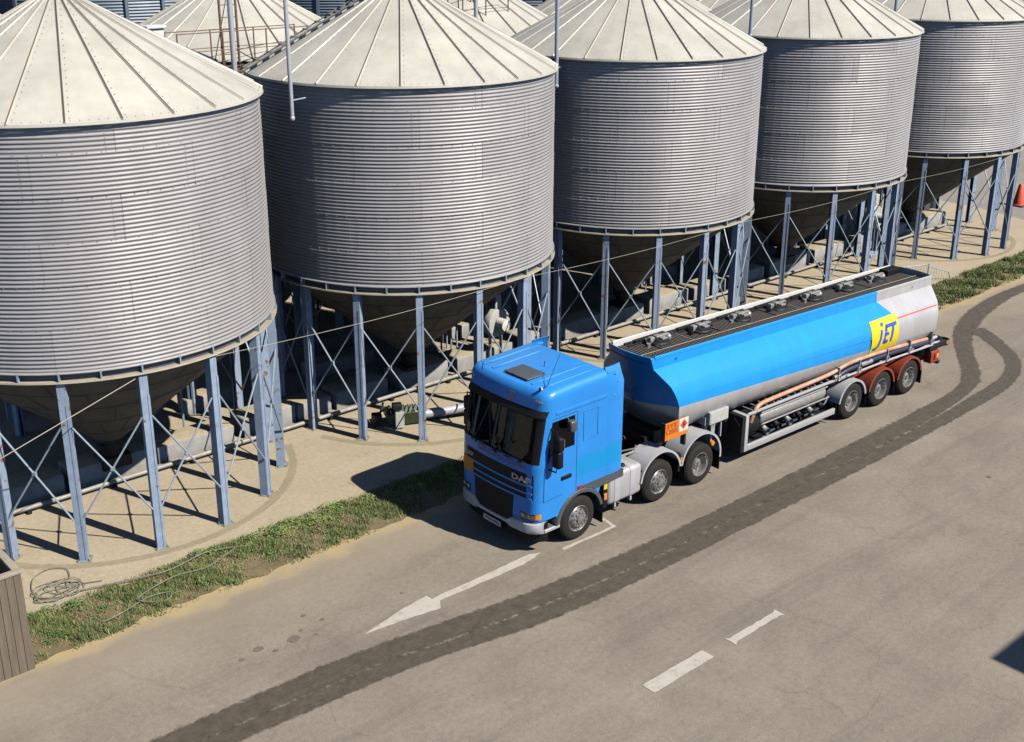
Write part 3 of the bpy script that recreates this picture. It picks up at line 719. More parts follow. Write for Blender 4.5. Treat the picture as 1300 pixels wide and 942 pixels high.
# chain conveyor on the blocks
def rod(b, p, q, r, n=8): b.tube([p,q], r, n)
for i, (x,y,dz) in enumerate(FRONT):
    root = empty('transfer_auger', (x,y,0))
    b = MB(); b.tube([(.0,0,.55),(3.5,1.7,1.9)], .12, 12); b.build('tube', [hopm], root, 40)
    b = MB(); b.box(-.35,.35,-.3,.3,.32,.62,.02); b.build('intake_box', chass, root)
    b = MB(); b.box(3.3,3.75,1.45,1.95,1.75,2.25,.03); b.tube([(3.5,1.7,2.2),(3.5,1.7,2.45)],.12,12); b.build('motor', pale, root, 30)
    b = MB(); b.tube([(2.4,1.17,.0),(2.4,1.17,1.5)],.03,6); b.build('prop', bracem, root, None)
    tag(root, ['slanting dusty auger under the leftmost silo hopper','slanting auger with pale motor head right of the second silo hopper','slanting auger behind the legs of the third silo','slanting auger with pale motor between the fourth and rightmost silos','slanting auger under the rightmost silo'][i], 'auger', 'augers under the silo hoppers')
def machine(x, y, s, label):
    root = empty('blower_unit', (x,y,0))
    b = MB(); b.box(-.35*s,.35*s,-.3*s,.3*s,0,.12*s,.01); b.tube([(-.2*s,0,.1*s),(-.2*s,0,1.1*s)],.045*s); b.tube([(.2*s,0,.1*s),(.2*s,0,1.1*s)],.045*s); b.build('stand', bracem, root)
    b = MB(); b.lathe([(.01,-.18*s),(.38*s,-.18*s),(.42*s,-.1*s),(.42*s,.1*s),(.38*s,.18*s),(.01,.18*s)], c=(0,0,1.35*s), n=24, axis='Y'); b.build('fan_casing', pale, root, 40)
    b = MB(); b.lathe([(.01,-.5*s),(.16*s,-.48*s),(.17*s,-.2*s)], c=(0,0,1.35*s), n=16, axis='Y'); b.build('motor', white, root, 40)
    b = MB(); b.box(-.1*s,.12*s,-.12*s,.12*s,1.7*s,2.15*s,.02); b.build('outlet', pale, root)
    tag(root, label, 'machine', 'pale blower machines between the silos')
machine(21.35,25.0,1.05,'pale blower machine standing between the second and third silos, just above the cab roof')
machine(40.55,24.6,1.15,'white blower machine between the legs of the fourth and rightmost silos')
root = empty('feed_bin', (20.9,26.9,0)); b = MB(); b.box(-.35,.35,-.3,.3,1.9,2.5,.02); b.build('bin', pale, root)
b = MB(); b.lathe([(.36,1.9),(.12,1.3),(.12,1.0)], n=4); b.build('spout', pale, root, 20)
for q in ((-.3,-.25),(.3,-.25),(-.3,.25),(.3,.25)): b = MB(); b.box(q[0]-.02,q[0]+.02,q[1]-.02,q[1]+.02,0,1.9); b.build('leg', bracem, root, None)
tag(root, 'small pale feed bin on legs right of the second silo hopper', 'bin')
# green sump hopper with grey tube
root = empty('grain_auger', (16.75,23.35,0)); rot = math.atan2(22.1-23.4, 19.6-16.7); root.rotation_euler = (0,0,rot)
b = MB(); P0 = [(-.55,-.3),(.55,-.26),(.62,.0),(.55,.26),(-.55,.3)]; P1 = [(-.4,-.14),(.4,-.14),(.45,0),(.4,.14),(-.4,.14)]
I1=[b.av((x,y,.42)) for x,y in P0]; I0=[b.av((x,y,.06)) for x,y in P1]
for k in range(5): b.af(I0[k],I0[(k+1)%5],I1[(k+1)%5],I1[k])
b.af(*I0[::-1]); I2=[b.av((x*.94,y*.9,.42)) for x,y in P0]; I3=[b.av((x*.8,y*.5,.14)) for x,y in P1]
for k in range(5): b.af(I1[k],I1[(k+1)%5],I2[(k+1)%5],I2[k]); b.af(I2[k],I2[(k+1)%5],I3[(k+1)%5],I3[k])
b.af(*I3); b.build('trough', greenp, root, 20)
b = MB(); b.tube([(.3,0,.22),(1.1,0,.24),(3.9,0,.42)], .13, 14); b.tube([(1.9,0,.28),(2.0,0,.29)], .16, 14); b.build('auger_tube', steelP, root, 40)
b = MB()
for k in range(9): rod(b, (-.5+k*.12,-.2,.43), (-.44+k*.12,.22,.47), .015, 5)
rod(b, (-.75,-.1,.1), (-.5,.2,.6), .03); rod(b, (-.8,.1,.25), (-.4,-.1,.62), .025); b.box(-.3,-.05,-.1,.1,.45,.62,.02); b.box(-.85,-.6,-.15,.1,.2,.4,.02); b.build('drive_gear', chass, root, 30)
b = MB(); b.box(-.28,-.05,-.33,-.30,.05,.5); b.build('guard_plate', pale, root, None)
b = MB(); b.box(2.6,2.64,-.2,-.16,0,.38); b.box(2.6,2.64,.16,.2,0,.38); b.box(2.6,2.64,-.2,.2,.24,.28); b.build('support', chass, root, None)
tag(root, 'green sump trough with long grey auger tube lying on the yard beyond the cab', 'auger')
# support wire
root = None
b = MB(); b.tube([(3.0,21.45,1.9),(6.07,21.45,3.04),(8.83,21.45,3.93)], .010, 6); b.build('stay_wire', wirem, None, None); tag(bpy.data.objects['stay_wire'], 'thin wire slanting up to the rim of the leftmost silo across its legs', 'wire')
b = MB()
P=[(10.6+ .8*k,21.5,3.96-.10*math.sin(pi*((k*.8)%8.8)/8.8)) for k in range(46)]
b.tube(P, .0055, 5); o=b.build('overhead_cable', wirem, None, None); tag(o, 'long thin cable strung along the front legs of the silos below their rims', 'cable')
# planked bin at the left corner
root = empty('plank_bin', (5.4,19.0,0))
H = 2.0
b = MB()
for k in range(26):
    x1 = -k*.135; b.box(x1-.128,x1,0,.03,0,H-.06,.004)
b.box(-3.5,0,.032,.05,0,H-.08); b.build('front_wall', wood, root, None)
b = MB()
for k in range(12):
    y0 = .03+k*.135; b.box(-.03,0,y0+.004,y0+.132,0,H-.06,.004)
b.box(-.05,-.032,.06,1.65,0,H-.08); b.build('side_wall', wood, root, None)
b = MB(); b.box(-3.5,-.03,1.62,1.65,0,H-.06); b.box(-3.5,-3.47,.03,1.62,0,H-.06); b.build('back_wall', wood, root, None)
b = MB(); b.box(-3.5,.02,-.02,.11,H-.06,H+.0,.01); b.box(-3.5,.02,1.56,1.69,H-.06,H,.01); b.box(-.11,.021,.112,1.558,H-.058,H+.002,.01); b.build('rim', woodr, root, 30)
b = MB(); b.box(-3.45,-.06,.06,1.6,.02,.9); b.build('bin_fill', mat('dark_bin_fill',(.03,.03,.03),.9,0,var=.4,vscale=6,bump=.6,bscale=10), root, None)  # plain dark block filling the lower part of the bin
tag(root, 'brown planked timber bin with open top at the lower left edge of the photo', 'bin')
# hose coil and loose cables
b = MB(); random.seed(11)
def coil(cx, cy, r, turns, jit, z0=.03):
    P=[]; n=int(turns*22); ox=oy=0; rr=r; ec=1
    for k in range(n):
        a = 2*pi*k/22
        if k%22==0: ox=random.uniform(-jit,jit); oy=random.uniform(-jit,jit); rr=r*random.uniform(.6,1.15); ec=random.uniform(.6,1.1)
        P.append((cx+ox+rr*cos(a), cy+oy+rr*ec*sin(a), z0+.012*(k/22)+.02*random.random()))
    Q=[]
    for k in range(len(P)):
        w_=P[max(0,k-3):k+4]; Q.append(tuple(sum(q[i] for q in w_)/len(w_) for i in range(3)))
    return Q
for (hx,hy,hr,he) in ((6.62,21.35,.36,.8),(6.70,21.25,.42,.6),(6.55,21.2,.30,1.0),(6.82,21.35,.34,.75),(6.62,21.1,.40,.5),(6.9,21.15,.25,1.1)):
    P=[(hx+hr*cos(t)*(1+.12*sin(2.3*t+hx)), hy+hr*he*sin(t)*(1+.1*cos(3*t)), .03+.03*abs(sin(t*1.5+hy*9))) for t in [1.2*q/3+hx*7 for q in range(18)]]
    b.tube([tuple(p) for p in spline(P,3)], .010, 5)
b.tube([tuple(p) for p in spline([(6.25,21.15,.03),(6.3,21.6,.04),(6.5,22.0,.05),(6.85,22.15,.05),(7.12,21.95,.04),(7.05,21.55,.05),(6.9,21.3,.05),(7.3,21.1,.04),(7.5,21.0,.05)],6)], .010, 5)
b.build('hose_coil', rope, None, 60); tag(bpy.data.objects['hose_coil'], 'tangled grey-green hose coil on the sandy yard beside the timber bin', 'hose')
b = MB(); P=spline([(6.9,20.95,.05),(7.6,20.7,.08),(8.6,20.4,.1),(9.6,20.55,.1),(10.4,20.2,.1)],8); b.tube([tuple(p) for p in P], .012, 6)
P=spline([(6.6,19.4,.06),(6.75,19.75,.1),(6.9,19.5,.09),(7.3,19.6,.06),(7.9,19.75,.08),(8.3,19.6,.1),(8.1,19.45,.06),(7.7,19.8,.1),(8.6,20.1,.1),(9.3,20.0,.1),(10.1,20.3,.11)],8); b.tube([tuple(p) for p in P], .012, 6)
b.build('loose_cable', rope, None, 60); tag(bpy.data.objects['loose_cable'], 'loose grey cable straggling through the grass strip at lower left', 'cable')
# low mesh barrier behind the tanker's tail
root = empty('mesh_barrier', (36.9,21.75,0)); d = Vector((39.9-36.9,20.75-21.75,0)); L=d.length; root.rotation_euler=(0,0,math.atan2(d.y,d.x))
for k in range(4): b = MB(); b.box(k*L/3-.02,k*L/3+.02,-.02,.02,0,.72 if k<3 else .12); b.build('post', bracem, root, None)
b = MB(); b.tube([(0,0,.72),(L*.6,0,.70),(L*.97,0,.30),(L,0,.10)],.018,6); b.build('rail', bracem, root, None)
b = MB()
for k in range(24):
    x = k*L/25+.1; top = .71 if x<L*.6 else .71-.42*(x-L*.6)/(L*.4); b.box(x-.004,x+.004,-.004,.004,.02,top)
for z in (.15,.35,.55): b.box(0,L*.65 if z>.4 else L*.8,-.004,.004,z-.004,z+.004)
b.build('wire_mesh', bracem, root, None, kind=None); tag(root, 'low wire mesh barrier on the yard behind the tail of the tanker', 'barrier')
# traffic cone, right edge
root = empty('traffic_cone', (53.35,24.85,0)); b = MB(); b.lathe([(.30,.05),(.26,.08),(.10,.95),(.06,1.02),(.001,1.03)], n=20); b.build('cone_body', cone_m, root, 30)
b = MB(); b.box(-.36,.36,-.36,.36,0,.06,.015); b.build('base', coneb, root); tag(root, 'large orange traffic cone on the grey yard at the right edge', 'traffic cone')
root = empty('control_box', (47.9,26.6,0)); b = MB(); b.box(-.5,.5,-.35,.35,.15,1.35,.03); b.build('cabinet', dgrey, root)
b = MB(); b.box(.505,.53,-.3,.3,.2,1.3,.01); b.build('door', pale, root); b = MB(); b.box(-.45,-.3,-.3,.3,0,.15); b.box(.3,.45,-.3,.3,0,.15); b.build('foot', chass, root, None)
tag(root, 'dark machine box with pale side standing behind the legs of the rightmost silo', 'cabinet')
root = empty('shadow_caster_block', (21.75,-.85,0))  # unseen block, added so that its corner casts a shadow on the road
b = MB(); b.box(0,14,-10,0,0,9); b.build('wall', concP, root, None)
b = MB(); b.box(-.2,14.2,-10.2,.2,9,9.25,.02); b.build('roof', galv3, root, None)
b = MB(); b.box(1.5,4.5,.0,.06,0,3.6); b.build('door', legm, root, None)
for k in range(3): b = MB(); b.box(2+4*k,3.6+4*k,.0,.05,5,6.4); b.build('window', glassm, root, None)
tag(root, 'unseen block added out of frame to shade the lower right of the road', 'building')
#TRUCK
# ================================================================= TANKER TRUCK
truck = empty('tanker_truck', (14.6, 17.18, 0))
tag(truck, 'blue and silver articulated fuel tanker truck parked alongside the silos', 'tanker truck')
HW = 1.245
FX, MX, DX = 1.35, 3.95, 5.36
def zlow(x):
    if x < .74: return .80
    if x < 2.0: return .5+math.sqrt(max(.0036, .70**2-(x-1.37)**2))
    return 1.12
def rake(z):
    if z < 2.1: return .03*max(0,(z-.8)/1.3)
    if z < 3.2: return .03+.20*(z-2.1)/1.1
    return .23+.05*(z-3.2)/.4
def inset(z):
    t = max(0, (z-3.44)/.19); t = min(1, t); return .15*(1-math.sqrt(max(0,1-t*t)))
def cabpt(x, y, z, off=0.0):
    """point of the cab skin for plan position (x,y) at height z"""
    wx = max(0, 1-max(0,x-.25)/.9)
    i = inset(z); yy = y*(1-i/HW); wv = max(0, 1-x/.55)
    px = x+rake(z)*wx+i*max(0,1-x/1.0)
    if z > 3.2: zz = z+.07*min(1,max(0,(x)/2.1))*(min(1,(z-3.2)/.3))
    else: zz = z
    return Vector((px, yy, zz))
side = [2.12,2.0,1.93,1.84,1.75,1.66,1.57,1.48,1.40,1.30,1.265,1.25,1.17,1.06,.98,.88,.80,.745,.735,.66,.58,.50,.44,.36]
PL = [(x,-HW) for x in side]+[(.26,-1.235),(.185,-1.20),(.125,-1.145),(.085,-1.07),(.065,-.98)]
fr = [-.80,-.62,-.40,-.2,0,.2,.40,.62,.80]
PL += [(.0+.065*(y/.98)**2, y) for y in fr]
PL += [(x,-y) for x,y in reversed([(x,-HW) for x in side]+[(.26,-1.235),(.185,-1.20),(.125,-1.145),(.085,-1.07),(.065,-.98)])]
PL = [(x, -y if False else y) for x,y in PL]
iW0, iW1 = side.index(1.17), side.index(.36)
def winbot(x):   # bottom edge of the side window, sloping to the front
    if x > .72: return 2.30
    if x > .42: return 2.24
    return 2.02
def levels(k):
    x, y = PL[k]; side_ = abs(y) > 1.24
    z0 = zlow(x) if side_ or x < .5 else .80
    zb = winbot(x) if side_ else 2.10
    zt = 2.98 if side_ else 3.16
    L = [z0, max(z0+.01,1.27), 1.5, 1.75, 1.96, zb, (zb+zt)/2, zt, 3.22, 3.34, 3.44, 3.49, 3.535, 3.57, 3.598, 3.617, 3.628]
    return L
b = MB(); I = []
for k in range(len(PL)): I.append([b.av(cabpt(*PL[k], z)) for z in levels(k)])
nP = len(PL); nl = len(I[0])
def is_win(k, l):
    if l not in (5,6): return False
    x0, y0 = PL[k]; x1, y1 = PL[k+1]
    if abs(y0) > 1.24 and abs(y1) > 1.24: return max(x0,x1) <= 1.171 and min(x0,x1) >= .35
    return abs(y0) <= 1.08 and abs(y1) <= 1.08
for k in range(nP-1):
    for l in range(nl-1):
        if is_win(k, l): continue
        x0 = PL[k][0]; x1 = PL[k+1][0]
        b.cur = 1 if (l in (2,) or l == 3) and min(x0,x1) >= 1.26 and abs(PL[k][1]) > 1.24 else 0
        if l in (5,6) and abs(PL[k][1]) < 1.21 and PL[k][0] < .3: b.cur = 2
        b.af(I[k][l], I[k+1][l], I[k+1][l+1], I[k][l+1])
b.cur = 0
b.af(*[I[k][nl-1] for k in range(nP)])     # roof
b.cur = 2
for l in range(nl-1): b.af(I[0][l], I[0][l+1], I[-1][l+1], I[-1][l])
cab = b.build('cab_body', [blue, blue2, black], truck, 28)
# roof ribs and panels
for y in (-.92,-.62,.62,.92):
    rows=[]
    for k in range(13):
        x=.52+1.55*k/12; z=3.628+.07*min(1,x/2.1)+.002; h_=.014*min(1,k/2)*min(1,(12-k)/2+.2)
        rows.append([(x,y-.035,z-.004),(x,y-.018,z+h_),(x,y+.018,z+h_),(x,y+.035,z-.004)])
    b = MB(); b.grid(rows); b.build('roof_rib', blue, truck, 40)
b = MB(); b.box(.54,1.08,-.46,.27,3.655,3.69,.016)
b.build('roof_hatch', dgrey, truck, 40)
# front patches on the cab skin
def fpt(y, z, off=.006):
    x = .065*(min(abs(y),.98)/.98)**2
    ay = abs(y)
    if ay > .98:
        pts = [(.98,.065),(1.07,.085),(1.145,.125),(1.20,.185),(1.235,.26)]
        for (a,xa),(c,xc) in zip(pts, pts[1:]):
            if a <= ay <= c: x = xa+(xc-xa)*(ay-a)/(c-a)
    p = cabpt(x, y, z); return Vector((p.x-off, p.y, p.z))
def fpanel(b, y0, y1, z0, z1, off=.006, ny=10, nz=3, slope=0, taper=0):
    rows=[]
    for j in range(nz+1):
        t=j/nz; r=[]
        for i in range(ny+1):
            u=i/ny; y=y0+(y1-y0)*u; yy = y*(1-taper*(1-t)); r.append(fpt(yy, z0+(z1-z0)*t, off))
        rows.append(r)
    b.grid(rows)
    # rim so that the panel has thickness
    back=[[p+Vector((off+.002,0,0)) for p in r] for r in (rows[0], rows[-1])]
    b.grid([rows[0], back[0]]); b.grid([rows[-1], back[1]])
    for c in (0,-1): b.grid([[r[c] for r in rows],[r[c]+Vector((off+.002,0,0)) for r in rows]])
b = MB(); fpanel(b, -1.12,1.12,1.30,1.86, .008); fpanel(b, -.62,.66,.60,1.31, .010, taper=.08); b.build('grille', black, truck, 30)
b = MB()
for z in (1.30,1.43,1.60): fpanel(b, -1.10,.70,z-.018,z+.022, .022, nz=1)
b.build('grille_bar', blue, truck, 30)
b = MB()
for k in range(9): fpanel(b, -.56,.60,.66+k*.07,.675+k*.07, .018, nz=1)
b.build('grille_slat', chass, truck, 30)
b = MB(); fpanel(b, .70,1.08,1.30,1.62, .026); b.build('hazard_plate', orange, truck, 30, label='plain orange plate on the left of the grille')
def ftext(txt, yc, zc, wd, ht, name, m, off=.02, bold=.02):
    b = MB(); add_text(b, txt, wd, ht, lambda u,v,d: fpt(yc+wd/2-u, zc-ht/2+v, off+d), bold); return b.build(name, m, truck, None, fix=False)
ftext('DAF', -.82, 1.72, .50, .135, 'maker_badge', textm, .02, .04)
ftext('95XF', .88, 1.73, .36, .10, 'model_badge', textm, .02, .03)
b = MB(); fpanel(b, .55,-.95,1.94,2.04, .002, nz=1); b.build('front_panel_lettering_strip', mat('faded_blue_strip',(.10,.14,.42),.5,0,var=.5,vscale=14), truck, 30)
b = MB(); fpanel(b, -.38,-.18,3.24,3.46,.006,ny=2); b.build('header_sticker', mat('pale_sticker',(.16,.25,.50),.4,0,var=.5,vscale=20), truck, 30)
for s in (-1,1):
    b = MB(); fpanel(b, s*1.12,s*.96,3.40,3.44,.012,ny=3,nz=1); b.build('marker_lamp', lampg, truck, 30)
    b = MB(); fpanel(b, s*1.19,s*.82,.845,.985,.012,ny=6); h = b.build('headlight', lampd, truck, 30)
    for q in (.90,1.05):
        b = MB(); c_=fpt(s*q,.915,.016); b.lathe([(.001,-.004),(.045,0)],c=c_,n=14,axis='X'); b.build('reflector_bowl', lampg, h, 40)
    b = MB(); fpanel(b, s*1.235,s*1.175,.86,.975,.016,ny=2); b.build('indicator', amber, h, 30)
    b = MB(); fpanel(b, s*1.21,s*.80,.83,.845,.014,ny=6,nz=1); fpanel(b, s*1.21,s*.80,.965,.98,.014,ny=6,nz=1); b.build('headlight_trim', black, h, 30)
# windows
b = MB(); rows=[]
for z in (2.09,2.3,2.6,2.9,3.17): rows.append([fpt(y, z, -.006) for y in (-1.075,-.98,-.8,-.6,-.4,-.2,0,.2,.4,.6,.8,.98,1.075)])
b.grid(rows); b.build('windscreen', glassm, truck, 60)
b = MB()
for sgn in (0,1):
    pts = [(-1.10,-1.06),(1.06,1.10)][sgn]
    rows=[[fpt(y,z,.003) for y in pts] for z in (2.08,2.4,2.8,3.18)]; b.grid(rows)
rows=[[fpt(y,z,.003) for y in (-1.1,-.8,-.4,0,.4,.8,1.1)] for z in (3.05,3.19)]; b.grid(rows)
rows=[[fpt(y,z,.003) for y in (-1.1,-.8,-.4,0,.4,.8,1.1)] for z in (2.06,2.14)]; b.grid(rows)
b.build('windscreen_surround', black, truck, 30)
b = MB()   # sun visor
rows=[]
for t in range(5):
    rows.append([fpt(y, 3.24-.032*t, .006+.016*t) for y in (-1.22,-1.16,-1.05,-.8,-.4,0,.4,.8,1.05,1.16,1.22)])
I_=b.grid(rows); b.grid([[p+Vector((.0,0,-.015)) for p in r] for r in rows]); b.build('sun_visor', mat('smoked_visor',(.012,.013,.015),.5,0,spec=.12), truck, 40)
for k, y in enumerate((-.75,-.05,.62)):
    b = MB(); p = fpt(y,2.12,.02); q = fpt(y+.62*(1 if k<2 else .75),2.16,.03) ; b.tube([p,q],.012,5); b.tube([fpt(y,2.06,.02),p],.015,5); b.build('wiper', black, truck, None)
def spt(x, z, s=-1, off=.004):
    p = cabpt(x, s*HW, z); return Vector((p.x, p.y+s*off, p.z))
for s in (-1,1):
    b = MB(); rows=[]
    xs = [.345,.44,.50,.58,.66,.745,.80,.88,.98,1.06,1.18]
    for t in (0,.33,.66,1): rows.append([spt(x, winbot(x)-.01+(2.99-winbot(x)+.01)*t, s, -.008) for x in xs])
    b.grid(rows); dw = b.build('side_window', glassm, truck, 60)
    # door: thin raised skin seams + handle
    b = MB(); S=.006
    def strip(pts, wdt=.012, off=.003):
        for (x0,z0),(x1,z1) in zip(pts, pts[1:]):
            if abs(x1-x0) < abs(z1-z0): b.quad(spt(x0-wdt/2,z0,s,off),spt(x0+wdt/2,z0,s,off),spt(x1+wdt/2,z1,s,off),spt(x1-wdt/2,z1,s,off))
            else: b.quad(spt(x0,z0-wdt/2,s,off),spt(x1,z1-wdt/2,s,off),spt(x1,z1+wdt/2,s,off),spt(x0,z0+wdt/2,s,off))
    strip([(1.24,1.18),(1.24,1.6),(1.24,2.2),(1.24,3.04)]); strip([(1.24,3.04),(.36,3.04)]); strip([(.30,1.24),(.84,1.26)]); strip([(.30,1.24),(.30,1.7),(.30,2.0)])
    b.build('door_seam', mat('panel_gap',(.006,.04,.14),.8), truck, None, fix=False)
    b = MB(); b.box(.80,1.08,s*1.262-.018,s*1.262+.018,1.60,1.68,.012); b.build('door_handle', black, truck, 40)
    b = MB()   # pressed locker panel, raised frame
    for (x0,x1,z0,z1) in ((1.42,1.86,2.98,3.0),(1.42,1.86,2.32,2.34)): b.box(x0,x1,min(s*1.244,s*1.256),max(s*1.244,s*1.256),z0,z1,.004)
    for (x0,x1) in ((1.42,1.44),(1.84,1.86)): b.box(x0,x1,min(s*1.244,s*1.256),max(s*1.244,s*1.256),2.34,2.98,.004)
    b.build('locker_panel_frame', blue, truck, 40)
    b = MB(); rows=[[spt(x,z,s,.002+.010*sin(pi*t)) for x in (.45,.8,1.24,1.7,2.1)] for t,z in ((0,3.10),(.25,3.125),(.5,3.15),(.75,3.175),(1,3.20))]; b.grid(rows); b.build('roof_line_trim', blue, truck, 60)
# arch trim and skirt
for s in (-1,1):
    b = MB(); n=24; ring=[]
    for k in range(n+1):
        a = R(12+ (172-12)*k/n); ring.append([(1.37+r*cos(a), s*y, .50+r*sin(a)) for r,y in ((.62,1.20),(.62,1.275),(.69,1.275),(.715,1.24),(.715,1.0))])
    b.grid(ring); b.build('wheel_arch_trim', dgrey, truck, 40)
    b = MB(); P=[(1.28,1.27),(2.12,1.27),(2.68,1.27),(2.68,1.10),(1.80,1.07),(1.70,1.13),(1.55,1.20),(1.28,1.22)]
    b.prism(P, lambda u,v,d: (u, s*(1.20+d), v), 0, .062); b.build('side_skirt', dgrey, truck, None)
    b = MB(); b.box(1.29,1.40,min(s*1.25,s*1.268),max(s*1.25,s*1.268),1.235,1.30,.005); b.build('side_reflector', redl if s<0 else amber, truck, None)
    b = MB()
    for k in range(13):
        a=R(-14+62*k/12); 
    ring=[]
    for k in range(13):
        a=R(50-62*k/12); ring.append([(1.37+.70*cos(a)+.03, s*y, .52+.70*sin(a)) for y in (.85,1.22)])
    b.grid(ring); b.build('rear_wing', dgrey, truck, 40)
    b = MB(); b.box(2.09,2.11,min(s*.85,s*1.22),max(s*.85,s*1.22),.13,.40); b.build('mud_flap', black, truck, None)
# bumper with step corners
def bump_pts(grow=0):
    P=[(.36,-1.24),(.27,-1.235),(.16,-1.17),(.07,-1.06),(.03,-.9),(.0,-.6),(-.015,-.45),(-.02,-.3),(-.025,0)]
    P=P+[(x,-y) for x,y in reversed(P[:-1])]; return [(x-grow, y) for x,y in P]
b = MB(); rows=[]
for t,gr in ((0,-.10),(.04,-.01),(.15,.03),(.5,.04),(.85,.03),(.97,-.01),(1,-.08)):
    r=[]
    for x,y in bump_pts(gr):
        lo,hi = (.50,.775) if abs(y) > .55 else (.585,.665)
        r.append((x,y,lo+(hi-lo)*t))
    rows.append(r)
b.grid(rows); b.build('bumper', alu, truck, 35)
b = MB(); rows=[[(x+.12,y*.97,z) for x,y in bump_pts(0)] for z in (.28,.80)]; b.grid(rows); b.build('bumper_shade_skirt', black, truck, 30)  # black backing; its lower part stands in for the shadow below the bumper
for s in (-1,1):
    lo_,hi_ = min(s*.95,s*1.24),max(s*.95,s*1.24)
    b = MB(); b.box(.362,.80,lo_,hi_,.49,.565,.012); b.build('entry_step', alu, truck, 35)
    b = MB(); b.box(.70,.795,min(s*1.02,s*1.238),max(s*1.02,s*1.238),.566,.86,.012); b.build('step_post', alu, truck, 35)
    b = MB()
    for k in range(6): b.box(.40+k*.048,.425+k*.048,min(s*1.0,s*1.21),max(s*1.0,s*1.21),.565,.573)
    st_ = b.build('step_tread', dgrey, truck, None)
    b = MB(); b.box(.30,.76,min(s*.88,s*.98),max(s*.88,s*.98),.45,.85); b.build('step_well', dgrey, truck, None)
    b = MB(); fpanel(b, s*.98,s*.70,.57,.64,.052,ny=4); b.build('fog_lamp', lampd, truck, 40)
b = MB(); b.box(-.045,-.03,-.28,.28,.40,.52,.003); npl = b.build('number_plate', white, truck, None)
b = MB(); add_text(b, 'V956 WKJ', .48, .08, lambda u,v,d: (-.047-d, .24-u, .42+v), .02); b.build('registration', textk, npl, None, fix=False)
b = MB(); b.box(.0,.09,-.30,.30,.38,.585); b.build('tow_bay', black, truck, None)
# mirrors
for s in (-1,1):
    b = MB(); b.box(.44,.60,min(s*1.33,s*1.55),max(s*1.33,s*1.55),2.42,2.74,.05); b.box(.43,.60,min(s*1.33,s*1.54),max(s*1.33,s*1.54),2.04,2.425,.05); mh=b.build('door_mirror', black, truck, 40)
    b = MB(); b.tube([(.50,s*1.24,2.86),(.48,s*1.44,2.84),(.50,s*1.44,2.6)],.018,6); b.build('mirror_arm', black, mh, 40); b = MB(); b.tube([(.44,s*1.24,1.96),(.48,s*1.42,1.94),(.5,s*1.44,2.1)],.018,6); b.build('mirror_arm', black, mh, 40)
    b = MB(); b.box(.604,.612,min(s*1.36,s*1.53),max(s*1.36,s*1.53),2.44,2.68); b.build('mirror_glass', lampg, mh, None)
b = MB(); b.box(.88,1.06,-1.44,-1.28,2.70,2.95,.045); b.tube([(.95,-1.24,2.98),(.95,-1.36,2.88)],.015,6); b.build('kerb_mirror', mat('mirror_shell',(.10,.10,.105),.4,.1), truck, 40)
# antennas
b = MB(); b.tube([(.40,-1.0,3.66),(.62,-.98,3.69),(1.32,-.62,4.12)],[.012,.008,.004],6); b.lathe([(.001,.07),(.022,.06),(.03,0)],c=(.40,-1.0,3.645),n=10); b.build('aerial', black, truck, 40)
b = MB(); b.lathe([(.001,.05),(.022,.04),(.03,0)],c=(.44,-1.0,3.66),n=10); b.build('aerial_base', white, truck, 40)
for (x,y) in ((.32,.72),(1.32,-.12)): b = MB(); b.tube([(x,y,3.62),(x+.02,y,3.80)],.008,5); b.build('short_aerial', black, truck, None)
# air deflectors behind the cab
for s in (-1,1):
    b = MB(); rows=[]
    for z in (1.12,1.5,1.98,2.4,3.0,3.3,3.5,3.62,3.68):
        i = .0 if z<3.3 else .10*((z-3.3)/.38)**2
        rows.append([(x, s*(yy-i), z+(.06 if z>3.2 else 0)) for x,yy in ((2.13,1.235),(2.25,1.25),(2.42,1.25),(2.58,1.235 if z<3.4 else 1.22),(2.66 if z<3.4 else 2.60,1.20))])
    b.cur=0; b.grid(rows[:2]); b.cur=1; b.grid(rows[1:3]); b.cur=0; b.grid(rows[2:])
    rows2=[[(p[0], p[1]-s*.03, p[2]) for p in r] for r in rows]; b.cur=0; b.grid(rows2)
    b.grid([rows[-1], rows2[-1]]); b.grid([[r[-1] for r in rows],[r[-1] for r in rows2]])
    b.build('side_deflector', [blue, blue2], truck, 35)
b = MB(); b.box(2.10,2.16,-1.14,1.14,3.58,3.70,.02); b.box(2.15,2.40,-1.20,-1.05,3.60,3.66,.02); b.box(2.15,2.40,1.05,1.20,3.60,3.66,.02); b.build('roof_edge_spoiler', blue, truck, 35)
for k,(x,z) in enumerate(((2.36,3.60),(2.44,3.40),(2.32,3.12))):
    b = MB(); b.lathe([(.001,-.012),(.02,-.008),(.022,0)],c=(x,-1.25,z),n=8,axis='Y'); b.build('deflector_bolt', lampg, truck, 40)
# interior
b = MB(); b.box(.30,2.05,-1.2,1.2,1.25,1.32); b.box(.16,.62,-1.15,1.15,1.32,2.02,.05); b.box(2.0,2.06,-1.2,1.2,1.3,3.5); b.box(1.35,2.0,-1.15,1.15,1.3,1.95,.04); b.build('dashboard_and_floor', mat('cab_interior_trim',(.09,.085,.08),.8,0,var=.3,vscale=5), truck, 30)
for y in (-.72,.72):
    b = MB(); b.box(.85,1.35,y-.26,y+.26,1.7,1.85,.05); b.box(1.25,1.38,y-.25,y+.25,1.85,2.55,.05); b.box(1.27,1.37,y-.14,y+.14,2.58,2.8,.04); b.build('seat', seatm, truck, 40)
b = MB(); P=[Vector((.70,.72,2.02))+Matrix.Rotation(R(-35),3,'Y')@Vector((.23*cos(2*pi*k/24),.23*sin(2*pi*k/24),0)) for k in range(25)]; b.tube(P,.016,6,cap=False); b.tube([(.5,.72,1.85),(.70,.72,2.02)],.03,8); b.build('steering_wheel', black, truck, 40)
